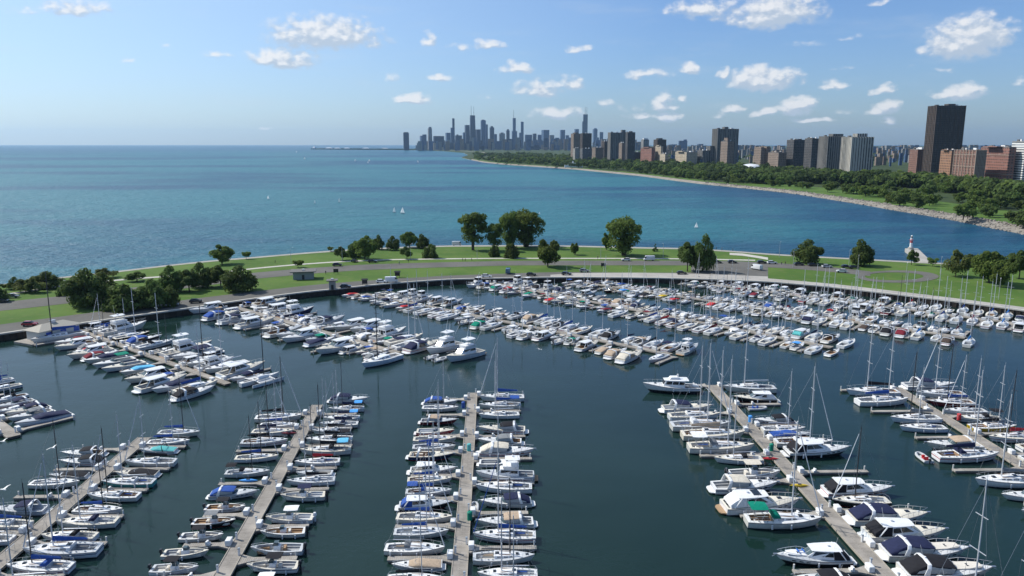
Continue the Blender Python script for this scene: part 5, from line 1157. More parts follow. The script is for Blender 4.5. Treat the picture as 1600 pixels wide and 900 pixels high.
# ---------------------------------------------------------------- city
def facade(name, wall, glass, bay, floor, fh=.55, fw=.6, vertical=False, rough=.6):
    m = bpy.data.materials.new(name); m.use_nodes = True
    t = NT(m.node_tree); b = t.n['Principled BSDF']; tc = t.new('ShaderNodeTexCoord'); x, y, z = t.xyz(tc.outputs['Object'])[:3]
    u = t.math('ADD', x, y)
    fu = t.math('FRACT', t.math('DIVIDE', u, bay)); fv = t.math('FRACT', t.math('DIVIDE', z, floor))
    wu = t.math('LESS_THAN', fu, fw)
    w = wu if vertical else t.math('MULTIPLY', wu, t.math('LESS_THAN', fv, fh))
    nz = t.new('ShaderNodeNewGeometry'); side = t.math('LESS_THAN', t.math('ABSOLUTE', t.xyz(nz.outputs['Normal'])[2]), .5)
    w = t.math('MULTIPLY', w, side)
    wn = t.new('ShaderNodeTexWhiteNoise', noise_dimensions='2D'); t.l.new(t.cxyz(t.math('FLOOR', t.math('DIVIDE', u, bay)), t.math('FLOOR', t.math('DIVIDE', z, floor)), 0), wn.inputs['Vector'])
    g = t.mix(t.mapr(wn.outputs[0], .75, 1, 0, .55), glass, tuple(min(1, q * 4 + .06) for q in glass))
    n = t.noise(tc.outputs['Object'], .05, 3, .6); wc = t.mix(t.mapr(n.outputs['Fac'], .3, .7), wall, tuple(q * .85 for q in wall))
    t.l.new(t.mix(w, wc, g), b.inputs['Base Color']); t.l.new(t.mapr(w, 0, 1, .8, .25, False), b.inputs['Roughness']); b.inputs['Specular IOR Level'].default_value = .3
    return m
FAC = {
 'brown': facade("bronze_glass_facade", (.085, .065, .055), (.02, .02, .022), 3.2, 3.3),
 'dark': facade("dark_slab_facade", (.10, .095, .095), (.025, .028, .032), 3.4, 3.2, .6, .62),
 'gray': facade("grey_concrete_facade", (.22, .21, .2), (.03, .035, .04), 4.2, 3.1, .62, .5, True),
 'pale': facade("pale_concrete_facade", (.52, .49, .43), (.05, .055, .06), 4.4, 3.1, .6, .5, True),
 'brick': facade("red_brick_facade", (.235, .13, .1), (.05, .045, .045), 4.2, 3.8, .5, .46),
 'orange': facade("orange_brick_facade", (.31, .175, .11), (.05, .045, .04), 4.2, 3.8, .5, .46),
 'pink': facade("pink_stone_facade", (.28, .14, .11), (.06, .05, .05), 4.2, 3.8, .5, .46),
 'cream': facade("cream_stone_facade", (.52, .44, .33), (.08, .075, .07), 3.8, 3.6, .5, .42),
 'tan': facade("tan_brick_facade", (.26, .2, .16), (.05, .045, .045), 3.8, 3.5, .5, .45),
 'white': facade("white_band_facade", (.7, .7, .68), (.06, .07, .08), 60, 3.2, .42, 1.0),
 'blue': facade("haze_blue_glass_facade", (.085, .14, .24), (.03, .06, .12), 4, 4, .65, .7),  # blue glass deepened, distance haze put into the colour
 'steel': facade("haze_blue_steel_facade", (.035, .058, .105), (.014, .026, .055), 5, 4, .6, .6),  # steel and glass tinted blue to carry distance haze in the colour
 'light': facade("light_tower_facade", (.28, .28, .28), (.06, .065, .07), 4, 3.6, .5, .5),
}
M_ROOF = mat("flat_roof", (.16, .155, .15), .9, .1, var=.2, vscale=.1)
def box_at(mb, w0, d0, z0, w1, d1, z1, cx=0, cy=0, mi=0):
    return mb.add([(cx - w0 / 2, cy - d0 / 2, z0), (cx + w0 / 2, cy - d0 / 2, z0), (cx + w0 / 2, cy + d0 / 2, z0), (cx - w0 / 2, cy + d0 / 2, z0), (cx - w1 / 2, cy - d1 / 2, z1), (cx + w1 / 2, cy - d1 / 2, z1), (cx + w1 / 2, cy + d1 / 2, z1), (cx - w1 / 2, cy + d1 / 2, z1)],
                  [(0, 3, 2, 1), (4, 5, 6, 7), (0, 1, 5, 4), (1, 2, 6, 5), (2, 3, 7, 6), (3, 0, 4, 7)], mi)
def building(x0, x1, ytop, D, fac, label, split=.3, pent=None, name="apartment_building", taper=1.0, steps=(), antenna=(), roofcol=None, rotd=28, ribs=0, bands=0):
    """x0..x1 and ytop: where it stands against the sky, D: its distance"""
    W = (x1 - x0) / FPX * D; cx = ((x0 + x1) / 2 - 800) / FPX * D; hz = 222.5
    H = (hz - ytop) / FPX * D + CAM_H - LZ
    az = math.atan2(cx, D); r = R(rotd)
    if split > 0: dep = W * split / math.sin(r); wid = W * (1 - split) / math.cos(r)
    else: r = 0; dep = W * .8; wid = W
    for _ in range(6):  # real width and place so that it fills its width of the view
        rz = r - math.atan2(cx, D) * .9; ps = []
        for sx in (-.5, .5):
            for sy in (-.5, .5):
                X = cx + sx * wid * math.cos(rz) - sy * dep * math.sin(rz); Y = D + dep / 2 + sx * wid * math.sin(rz) + sy * dep * math.cos(rz)
                ps.append(800 + FPX * X / (Y * math.cos(PITCH) + (CAM_H - LZ - H * .8) * math.sin(PITCH)))
        k = (x1 - x0) / (max(ps) - min(ps)); wid *= k; dep *= k; cx += ((x0 + x1) - (max(ps) + min(ps))) / 2 / FPX * D
    az = math.atan2(cx, D)
    o = root(name, (cx, D + dep / 2, LZ), r - az * .9, label, "building", "buildings of the far city")
    mb = MB(); box_at(mb, wid, dep, -2, wid * taper, dep * taper, H)
    ob("shaft", mb.mesh("shaft", [FAC[fac]]), o)
    ob("roof", box_at(MB(), wid * taper * .985, dep * taper * .985, H + .02, wid * taper * .985, dep * taper * .985, H + .8).mesh("roof", [M_ROOF]), o)
    if pent:
        px0, px1, py = pent; pw = (px1 - px0) / FPX * D; ph = (hz - py) / FPX * D + CAM_H - LZ
        ob("penthouse", box_at(MB(), pw * .9, dep * .5, H + .82, pw * .9, dep * .5, ph, ((px0 + px1) / 2 - (x0 + x1) / 2) / FPX * D).mesh("penthouse", [FAC[fac] if roofcol is None else roofcol]), o)
    if D < 3000:
        for fx, fy in ((-.3, .2), (.28, -.1), (.05, .25)):
            ob('roof_plant', box_at(MB(), wid * .12, dep * .14, H + .83, wid * .12, dep * .14, H + 3.2, fx * wid, fy * dep).mesh('roof_plant', [M_ROOF if fx < 0 else M_WBOX]), o)
    for sx0, sx1, sy in steps:
        sw = (sx1 - sx0) / FPX * D; sh = (hz - sy) / FPX * D + CAM_H - LZ
        ob("setback", box_at(MB(), sw, dep * .7, -2, sw, dep * .7, sh, ((sx0 + sx1) / 2 - (x0 + x1) / 2) / FPX * D, -dep * .2).mesh("setback", [FAC[fac]]), o)
    for ax, ay in antenna:
        ah = (hz - ay) / FPX * D + CAM_H - LZ; ax_ = (ax - (x0 + x1) / 2) / FPX * D
        ob("antenna", MB().tube([(ax_, 0, H), (ax_, 0, ah)], .55 / FPX * D * .5, 6, r1=.2 / FPX * D).mesh("antenna", [FAC['steel']]), o)
    if ribs:
        mb = MB()
        for i in range(ribs + 1):
            xx = -wid / 2 + wid * i / ribs; mb.box(xx - .5, xx + .5, -dep / 2 - .7, -dep / 2 + .05, -2, H + 1.2)
            yy = -dep / 2 + dep * i / ribs; mb.box(-wid / 2 - .7, -wid / 2 + .05, yy - .5, yy + .5, -2, H + 1.2)
        ob("pilaster_rib", mb.mesh("pilaster_rib", [mat("rib_" + fac, {'gray': (.25, .24, .225), 'pale': (.5, .47, .41), 'dark': (.15, .145, .14), 'brown': (.09, .07, .06), 'brick': (.33, .26, .21)}.get(fac, (.3, .25, .2)), .8, .2)]), o)
    if bands:
        mb = MB()
        for i in range(bands):
            zz = H * (i + .6) / bands; mb.box(-wid / 2 - .6, wid / 2 + .6, -dep / 2 - .6, dep / 2 + .6, zz, zz + .8)
        ob("cornice_band", mb.mesh("cornice_band", [mat("pale_trim", (.34, .27, .22), .8, .2)]), o)
    return o
NB = [ # nearer slabs and blocks beyond the trees on the other shore
 (1448.5, 1507, 166.5, 1440, 'brown', "tallest dark bronze tower, standing alone above the brick blocks", .22, (1476, 1488, 163), dict(ribs=6)),
 (1469, 1497, 234, 1150, 'orange', "narrow orange brick block at the foot of the dark bronze tower", .6, (1474, 1486, 232), {}),
 (1491, 1540, 233, 1060, 'brick', "brick block with pale vertical and horizontal trim, one along from the orange block", .68, None, dict(bands=3, ribs=7)),
 (1532, 1587, 229, 1050, 'pink', "long red brick block with broken roofline, before the white banded block", .8, (1545, 1558, 227), dict(bands=2)),
 (1580, 1618, 220, 1040, 'white', "white block with dark horizontal window bands at the frame edge", .55, None, {}),
 (1421, 1450, 232, 1500, 'brick', "plain red brick block with a white roof hut, just before the dark bronze tower", .42, (1436, 1442, 228.5), dict(roofcol=M_WBOX)),
 (1315, 1364, 213.5, 1280, 'pale', "palest concrete slab of the four tower row, its sunlit end almost white", .31, (1334, 1352, 207.5), dict(ribs=8)),
 (1279.5, 1319, 212.5, 1380, 'gray', "grey concrete slab with pale sunlit end, third in the four tower row", .34, (1296, 1315, 208), dict(ribs=8)),
 (1257, 1282, 215.5, 1500, 'dark', "dark slab second in the four tower row", .45, (1262, 1270, 214), {}),
 (1229, 1259, 217.5, 1560, 'dark', "dark slab first in the four tower row with grey sunlit end", .36, (1243, 1250, 215.5), {}),
 (1200, 1229, 237, 1560, 'tan', "low tan block just before the four tower row", .55, (1208, 1218, 235), {}),
 (1178, 1200, 230, 1620, 'tan', "brown brick block with stepped gables between the low tan block and white dome", .6, None, dict(steps=((1181, 1186, 228), (1190, 1196, 227)))),
 (1113, 1153.5, 201, 1900, 'gray', "large grey slab tower with roof box, tallest at the middle of the far shore", .2, (1129, 1136, 197.5), dict(ribs=9)),
 (1126, 1147, 219.5, 1750, 'tan', "stone tower with a raised cap standing against the large grey slab", .5, (1133, 1138, 214), {}),
 (1089, 1111, 233.5, 1900, 'gray', "low grey block with a taller wing just before the large grey slab", .4, None, dict(steps=((1105, 1112, 226),))),
 (1055, 1090, 236, 1900, 'cream', "cream stone block with a dark grey flank, past the red and cream pair", .5, (1060, 1068, 234), {}),
 (1031, 1044.5, 238.5, 1920, 'cream', "small low cream block attached to a taller cream tower", .6, None, {}),
 (1024, 1036, 227, 1960, 'cream', "slim cream tower beside the pinkish red block", .7, (1027, 1031, 225), {}),
 (1021, 1041, 217, 2300, 'brown', "dark brown stepped tower rising behind the cream tower", .3, (1026, 1034, 214.5), {}),
 (1001, 1023, 230, 1960, 'pink', "pinkish red stone block with dark flank beside the cream tower", .78, (1008, 1018, 228), {}),
 (1001.5, 1014, 217, 2500, 'light', "pale tower with a rounded white cap behind the pinkish red block", .3, (1004, 1012, 214.5), dict(roofcol=M_WBOX)),
 (975.5, 992.5, 206, 2250, 'dark', "dark half of the twin ribbed slabs", .3, (983, 987, 204), {}),
 (950, 977, 206.5, 2200, 'gray', "ribbed grey half of the twin slabs with rooftop box", .15, (971, 978, 202), dict(ribs=9)),
 (967, 976.5, 222, 2050, 'tan', "concrete tower standing against the ribbed twin slabs", .5, None, {}),
 (940, 951, 219.5, 2500, 'brown', "dark brick block just before the ribbed twin slabs", .4, None, {}),
 (925, 943, 229, 2300, 'tan', "low brown brick block below the slim blue tower", .3, None, {}),
 (906.5, 924.5, 207.5, 2700, 'brown', "darker half of the pair of brown slabs below the tallest black skyscraper", .2, None, {}),
 (892, 906.5, 208, 2650, 'tan', "lighter half of the pair of brown slabs below the tallest black skyscraper", .3, (897, 903, 206), {}),
 (895, 906, 230, 2400, 'pale', "low pale block at the foot of the brown slab pair", .3, None, {}),
 (906.5, 925, 230.5, 2450, 'gray', "low grey block at the foot of the brown slab pair", .2, None, {}),
 (983, 1001, 236, 2350, 'brown', "low dark brick block between the twin slabs and pinkish red block", .3, (986, 990, 233), {}),
]
for x0, x1, yt, D, f, lab, sp_, pent, kw in NB: building(x0, x1, yt, D, f, lab, sp_, pent, **kw)
DT = [ # the far skyline
 (630, 639, 206.5, 6900, 'steel', "lone dark curved tower standing apart at the lake end of the skyline", (631, 638, 205.5), {}),
 (656, 665, 211, 7300, 'blue', "mid height tower, first of the main skyline cluster", None, dict(steps=((660, 665.5, 209),))),
 (668, 675.5, 200, 7400, 'light', "slim stepped tower with stone top near the lake end of the skyline", (669.5, 674.5, 197.6), dict(taper=.85)),
 (677, 694, 211.5, 7300, 'steel', "wide flat topped block beside the slim stepped tower", None, {}),
 (660.5, 666, 219.5, 6800, 'white', "small white tower low in front of the skyline's lake end", None, {}),
 (677, 681, 222, 6800, 'cream', "thin cream tower low before the wide flat topped block", None, {}),
 (689, 693, 228, 6700, 'cream', "thin low cream tower by the beach under the wide block", None, {}),
 (696, 704, 206.5, 7500, 'blue', "mid height blue tower beside the slim double tower", None, {}),
 (704, 710.5, 199, 7600, 'blue', "shoulder tower attached to the thin tall dark tower", None, {}),
 (706.5, 710.3, 185, 7900, 'steel', "thin very tall dark tower left alone of the twin antenna tower", None, {}),
 (711, 722, 210.5, 7400, 'steel', "low dark block between the thin tall tower and antenna tower", (713, 716, 209), {}),
 (723, 727, 206, 7500, 'blue', "narrow blue tower beside a broad flat one", None, {}),
 (726, 733.8, 195, 7600, 'steel', "broad flat topped tower touching the twin antenna tower", None, {}),
 (733.2, 743.6, 180.5, 7700, 'steel', "tapering black tower with twin antennas, tallest in the middle of the skyline", None, dict(taper=.76, antenna=((736, 166), (740.8, 167)))),
 (743, 751, 201.5, 7500, 'steel', "dark flat block leaning on the twin antenna tower", None, {}),
 (751, 759.2, 188, 7800, 'blue', "tall blue grey tower with crown past the twin antenna tower", (752.5, 757.5, 186.8), {}),
 (758.5, 762.3, 194, 7700, 'blue', "slim flank tower of the crowned blue grey tower", None, {}),
 (765, 772.2, 198.5, 7600, 'steel', "dark tower with pointed top halfway between antenna tower and spire tower", (766.5, 770.5, 196.5), {}),
 (771.8, 776.5, 208.5, 7500, 'blue', "short tower attached to the pointed dark tower", None, {}),
 (780, 789, 207.5, 7600, 'light', "pale mid height tower with rounded top", (782, 787, 206), {}),
 (791, 796.3, 203, 7700, 'steel', "dark slender tower before the spire tower", (792, 795.3, 201), {}),
 (799.6, 808, 204, 8300, 'blue', "lower tier of the blue spire tower", None, {}),
 (801, 806, 184.5, 8500, 'blue', "tall blue glass tower with a needle spire", None, dict(antenna=((802.5, 172),))),
 (813.7, 818.2, 190, 8600, 'blue', "slender square blue tower after the needle spire", None, {}),
 (811, 815, 206.5, 8200, 'blue', "low companion of the slender square blue tower", None, {}),
 (820, 831.5, 209.5, 8200, 'blue', "wide low blue block after the slender square tower", None, {}),
 (832.3, 838.3, 207.8, 8200, 'steel', "dark low block beside the wide low blue block", None, {}),
 (840, 846, 209.5, 8200, 'blue', "small blue block before the broad square tower", None, {}),
 (846, 858.3, 202.3, 8300, 'blue', "broad square blue grey tower with banded top", None, {}),
 (858, 866, 210, 8100, 'light', "pale block attached to the broad square tower", None, {}),
 (867, 874, 214, 8000, 'blue', "low blue block past the broad square tower", None, {}),
 (875, 883, 202.3, 8400, 'blue', "square blue tower standing alone before the brown slabs", None, {}),
 (883.5, 889, 210.3, 8300, 'blue', "short blue block beside the lone square tower", None, {}),
 (897.5, 904.5, 201, 8600, 'blue', "blue tower peeking above the lighter brown slab", None, {}),
 (911, 918.3, 179, 9300, 'steel', "tallest black skyscraper with stepped top and two antennas", None, dict(steps=((909.2, 913, 189.5),), antenna=((914, 168), (917, 168)))),
 (926, 933.5, 201, 8900, 'blue', "pale blue tower with tapered crown past the tallest skyscraper", (928, 932, 199.5), {}),
 (937, 942.5, 205.5, 8900, 'blue', "slim blue tower with round top past the tallest skyscraper", None, {}),
 (1060, 1074, 218.5, 7000, 'blue', "far blue block with sloping roof behind the cream blocks", (1068, 1073, 216.5), {}),
 (1046, 1058, 224, 6500, 'blue', "low far blue block behind the cream blocks", None, {}),
 (1089, 1099, 223.5, 6500, 'blue', "low far blue tower pair just before the large grey slab", None, {}),
 (1164, 1180, 225.5, 6000, 'blue', "flat far blue block beyond the white dome", None, {}),
]
for x0, x1, yt, D, f, lab, pent, kw in DT: building(x0, x1, yt, D, f, lab, .1 + .22 * ((x0 * 7.3) % 1), pent, name="skyscraper", rotd=20 + 18 * ((x0 * 3.7) % 1), **kw)
# the countless low roofs between the named towers: one mass
r7 = random.Random(4)
mbs = {k: MB() for k in ('steel', 'blue', 'light', 'tan')}
for i in range(900):
    if i < 230: px = r7.uniform(655, 1000); D = r7.uniform(6200, 8200); top = r7.uniform(213, 229)
    else: px = r7.uniform(1000, 1660); D = r7.uniform(1900, 6500); top = r7.uniform(236, 247) if D < 3000 else r7.uniform(229.5, 235) if D < 4500 else r7.uniform(224.5, 229)
    if px < 690 and i < 230: top = max(top, 219)
    W = r7.uniform(3, 8) / FPX * D * (1 if D > 5000 else .8); H = max(6, (222.5 - top) / FPX * D + CAM_H - LZ); x = (px - 800) / FPX * D
    mb = mbs[r7.choice(['steel', 'blue', 'blue', 'light', 'tan'] if i < 230 else ['tan', 'light', 'blue', 'tan'])]
    box_at(mb, W, W * .8, LZ - 1, W, W * .8, LZ + H, x, D)
for k, mb in mbs.items(): ob("distant_city", mb.mesh("distant_city", [FAC[k]]))['kind'] = 'stuff'
# breakwater with low white sheds at the horizon, white dome and rail sheds on the shore
mb = MB(); a = [G(486, 233.4, 0), G(560, 233.8, 0), G(632, 234.2, 0), G(662, 234.4, 0)]
for p, q in zip(a, a[1:]):
    mb.add([(p.x, p.y, 0), (q.x, q.y, 0), (q.x, q.y + 120, 0), (p.x, p.y + 120, 0), (p.x, p.y, 9), (q.x, q.y, 11), (q.x, q.y + 120, 11), (p.x, p.y + 120, 9)], [(0, 1, 5, 4), (1, 2, 6, 5), (2, 3, 7, 6), (3, 0, 4, 7), (4, 5, 6, 7)])
o = ob("breakwater", mb.mesh("breakwater", [M_LAND])); tag(o, "long low dark breakwater on the horizon before the lone curved tower", "breakwater")
for i, (px, w, h) in enumerate([(512, 9, 3.2), (525, 8, 2.6), (540, 7, 2.8), (570, 9, 2.6), (600, 8, 2.2), (489, 3, 5)]):
    p = G(px, 234, 0); D = p.y + 60; W = w / FPX * D
    o = root("pier_shed", (p.x, D, 8), 0, f"low white shed on the far breakwater, {nth(i)} of the row" if i < 5 else "small round tower at the tip of the far breakwater", "shed")
    hh = h * .65 / FPX * D
    ob("shed_wall", box_at(MB(), W, 60, 0, W, 60, hh * .6).mesh("shed_wall", [M_WBOX]), o); ob("shed_roof", box_at(MB(), W * 1.02, 64, hh * .6 + .05, W * .6, 30, hh).mesh("shed_roof", [M_CABIN]), o)
p = G(1169, 259, LZ); D = 1560; p = Vector(((1169 - 800) / FPX * D, D, LZ))
o = root("domed_hall", p, 0, "low hall with a shallow white dome between tree tops and brown brick block", "hall")
ob("hall_wall", MB().tube([(0, 0, -1), (0, 0, 9)], 22, 24).mesh("hall_wall", [FAC['tan']]), o)
q = [[(22.5 * math.cos(a) * math.cos(e), 22.5 * math.sin(a) * math.cos(e), 9.05 + 8 * math.sin(e)) for a in [k * math.pi / 12 for k in range(24)]] for e in (0, .3, .6, .9, 1.2, 1.5)]
ob("dome", MB().loft(q, ring=True).mesh("dome", [M_CABIN], smooth=True), o)
p = G(897, 262, LZ); o = root("beach_pavilion", (p.x, p.y + 20, LZ), 0, "white beach pavilion with two tiers of decks among the shore trees", "pavilion")
ob("pavilion_body", MB().box(-22, 22, -6, 6, 0, 6).mesh("pavilion_body", [M_CABIN]), o); ob("upper_deck", MB().box(-14, 16, -5, 5, 6.02, 11).mesh("upper_deck", [M_WBOX]), o); ob("funnel", MB().box(-3, 0, -1, 1, 11.02, 15).mesh("funnel", [M_CABIN]), o)
# ---------------------------------------------------------------- lighthouse, huts, cars, people, lamps, lake sails, gulls, haze
M_RED = mat("red_paint", (.45, .03, .03), .5, .4); M_WP = mat("white_paint", (.74, .74, .72), .5, .4, var=.06)
p = G(1423, 389.5, 2.0)
jt = [G(1448, 413, 2.0), G(1460, 413, 2.0), G(1434, 388, 2.0), G(1414, 388, 2.0)]
mb = MB().prism([(q.x, q.y) for q in jt], -1, 2.0); ob("jetty", mb.mesh("jetty", [M_CONC]))['kind'] = 'structure'
kx = G(1423, 388, 2).length * 0 + (G(1424, 388, 2) - G(1423, 388, 2)).length
o = root("harbour_light", p, 0, "small white lighthouse with red bands at the end of the concrete jetty", "lighthouse", scale=.72)
def ring(z0, z1, r0, r1, n=14): return MB().tube([(0, 0, z0), (0, 0, z1)], r0, n, r1=r1)
ob("plinth", ring(0, 1.6, 2.1, 2.0).mesh("plinth", [M_CONC]), o)
ob("tower", ring(1.6, 9.0, 1.15, .85).mesh("tower", [M_WP], smooth=True), o)
ob("red_band", ring(5.2, 6.4, 1.03, .98).mesh("red_band", [M_RED], smooth=True), o)
ob("gallery", ring(7.1, 7.5, 1.5, 1.5).mesh("gallery", [M_RED]), o)
ob("lantern", ring(9.0, 10.2, .6, .6).mesh("lantern", [M_GLASS]), o); ob("lantern_roof", ring(10.2, 11.0, .85, .1).mesh("lantern_roof", [M_WP]), o)
# boathouse on its float
a, b_ = G(62, 534, .6), G(126, 519, .6); d = (b_ - a); Lh = d.length; an = math.atan2(d.y, d.x); c = (a + b_) / 2; dn = Vector((-d.y, d.x, 0)).normalized(); c = c + dn * 3.2
bw, bd, bh = Lh * .96, 6.5, 3.0
o = root("boathouse", (c.x, c.y, .6), an, "white boathouse with three blue doors and pale hipped roof on a float by the wall", "boathouse")
ob("float_platform", MB().box(-bw / 2 - 3.5, bw / 2 + .6, -bd / 2 - 1.2, bd / 2 + 1.0, -.9, 0).mesh("float_platform", [M_PLANKF]), o)
wl_ = ob("wall", MB().box(-bw / 2, bw / 2, -bd / 2, bd / 2, .01, bh).mesh("wall", [mat("cream_clapboard", (.6, .58, .53), .7, .2, var=.06)]), o)
e = .8
ob("roof", MB().add([(-bw / 2 - e, -bd / 2 - e, bh + .01), (bw / 2 + e, -bd / 2 - e, bh + .01), (bw / 2 + e, bd / 2 + e, bh + .01), (-bw / 2 - e, bd / 2 + e, bh + .01), (-bw / 2 + 3, 0, bh + 1.5), (bw / 2 - 3, 0, bh + 1.5)], [(0, 1, 5, 4), (1, 2, 5), (2, 3, 4, 5), (3, 0, 4), (3, 2, 1, 0)]).mesh("roof", [mat("pale_shingle", (.42, .39, .33), .85, .2, var=.1)]), o)
for x in (-.28, .08, .42):
    ob("door", MB().box(bw * x - .9, bw * x + .9, -bd / 2 - .05, -bd / 2 - .005, .05, 2.3).mesh("door", [mat("blue_door", (.03, .09, .42), .5)]), o)
ob("roof_vent", MB().box(-.8, .8, -.5, .5, bh + 1.3, bh + 2.1).mesh("roof_vent", [M_STEEL]), o)
# two gangway and huts in the park
def hut(px, py, w, d, h, label, wallm, roofm, rz=.2, over=.6, name="park_hut"):
    p = G(px, py, GZ); o = root(name, p, rz, label, "hut")
    ob("wall", MB().box(-w / 2, w / 2, 0, d, 0, h).mesh("wall", [wallm]), o)
    ob("roof", MB().box(-w / 2 - over, w / 2 + over, -over, d + over, h + .01, h + .35).mesh("roof", [roofm], bevel=.05), o)
    ob("door", MB().box(-.5, .5, -.06, -.005, .05, 2.1).mesh("door", [M_BLACK]), o)
    ob("roof_vent", MB().box(-.5, .5, d * .4, d * .4 + .8, h + .36, h + .9).mesh("roof_vent", [M_WBOX]), o)
hut(474, 437, 8.5, 6, 3.3, "grey flat roofed park building on the grass beside the road", mat("block_wall", (.3, .31, .3), .8, .2, var=.1), mat("hut_roof", (.13, .125, .12), .9), over=1.2)
hut(519.5, 453, 2.6, 2.6, 3.6, "small pale guard hut with dark roof on the harbour wall", M_CONC, mat("hut_roof", (.13, .125, .12), .9), over=.9)
# information boards
for i, (px, py) in enumerate([(525, 428), (621, 433.5), (942.5, 418.5), (570, 446)]):
    p = G(px, py, GZ); o = root("notice_board", p, .1, ["small black notice board on the grass after the park building", "dark roofed notice board below the white van", "square black notice board on the grass strip by the paved promenade", "dark canopy shaped notice board on the promenade edge"][i], "notice board")
    ob("panel", MB().box(-1.1, 1.1, -.08, .08, .7, 2.3).mesh("panel", [M_BLACK], bevel=.03), o)
    for sg in (-1, 1): ob("post", MB().box(sg * .9 - .08, sg * .9 + .08, .085, .2, 0, 2.4).mesh("post", [M_BARK]), o)
    if i in (1, 3): ob("roof", MB().add([(-1.5, -.8, 2.41), (1.5, -.8, 2.41), (1.5, .9, 2.41), (-1.5, .9, 2.41), (-1.2, .05, 2.95), (1.2, .05, 2.95)], [(0, 1, 5, 4), (2, 3, 4, 5), (1, 2, 5), (3, 0, 4), (3, 2, 1, 0)]).mesh("roof", [M_BLACK]), o)
# cars
def carm():
    mb = MB(); prof = [(-2.2, .35), (-2.25, .75), (-2.1, 1.0), (-.9, 1.02), (1.0, .98), (2.05, .82), (2.25, .6), (2.2, .33)]
    secs = [[(x * (1 if abs(y) < .8 else .97), y, z) for x, z in prof] for y in (-.9, -.82, .82, .9)]
    body = mb.loft(secs, ring=True).mesh("body", [M_WP], smooth=True, bevel=.0)
    cab = House(-1.95, 1.05, .78, .76, 1.0, 1.45, .75, .45, .14).mesh(M_GLASS, .05); cab.name = "window_band"
    rf = MB().box(-1.45, .3, -.64, .64, 1.44, 1.52).mesh("roof", [M_WP], bevel=.04)
    wh = MB().tube([(0, -.1, 0), (0, .1, 0)], .33, 12).mesh("wheel", [M_BLACK])
    hl = MB().box(2.16, 2.26, -.15, .15, .62, .76).mesh("headlight", [M_WBOX])
    return body, cab, rf, wh, hl
CARM = carm()
def vanm():
    body = House(-2.7, 2.6, 1.0, .95, .4, 2.3, .9, .05, .06).mesh(M_WP, .12); body.name = "body"
    cab = House(1.35, 2.35, .99, .93, 1.35, 2.05, .55, .0, .03).mesh(M_GLASS, .03); cab.name = "windshield"
    return body, cab, CARM[3], CARM[4]
VANM = vanm()
CARC = dict(red=(.3, .02, .03), dark=(.025, .026, .03), silver=(.45, .46, .48), white=(.7, .7, .7), gray=(.17, .175, .18), blue=(.06, .13, .2))
def car(px, py, col, rz, label, van=False, sc_=1.0):
    p = G(px, py, GZ + .12); o = root("parked_van" if van else "parked_car", p, rz, label, "van" if van else "car", "cars parked and driving in the park", scale=sc_)
    m = mat("car_paint_" + col, CARC[col], .25, .5, coat=.4)
    if van:
        set_mat(ob("body", VANM[0], o), m); ob("windshield", VANM[1], o); wx = (-1.7, 1.7)
    else:
        set_mat(ob("body", CARM[0], o), m); ob("window_band", CARM[1], o); set_mat(ob("roof", CARM[2], o), m); wx = (-1.35, 1.4)
    for x in wx:
        for y in (-.82, .82):
            w = ob("wheel", CARM[3], o); w.location = (x, y, .33)
    for y in (-.6, .6):
        h = ob("headlight", CARM[4], o); h.location = (.35 if van else 0, y, .2 if van else 0)
CARS = """47 509 red .1 0|3 472 dark .15 0|228 478 silver .1 0|258 479 silver .1 0|269 478 gray .15 0|306 473 dark .3 0|527 415.5 dark .1 0|554 409 dark 1.4 0|582 410 dark .1 0|540 449.5 dark .1 0|596 442 white .1 0|612 441 white .1 1|794 427 blue 1.5 1|760 433.5 white .05 0|830 431 dark 0 0|885 429.5 dark 0 0|913 425 gray 0 0|978 407.5 white 3.1 0|1014 407 white 3.14 1|1120 411 dark 0 0|1144 411 dark 0 0|1190 411.5 dark 0 0|1182 421 white 2.1 1|1206 412 white 0 0|1248 414.5 dark 0 0|1270 415.5 dark 0 0|1292 418 silver 0 0|1315 425.5 white 2.9 0|1322 418.5 dark 0 0|1334 419.5 dark 0 0|714 383.5 white .1 1|1065 428.5 dark 0 0|20 465 gray .15 0""".split("|")
CW = {}
for q in sorted(CARS, key=lambda s: float(s.split()[0])):
    px, py, col, rz, v = q.split(); v = int(v); key = (col, v); i = CW.get(key, 0); CW[key] = i + 1
    car(float(px), float(py), col, float(rz), f"{col} {'van' if v else 'car'} on the park roads, {nth(i)} {col} one counting from the boathouse end", bool(v), 1.05)
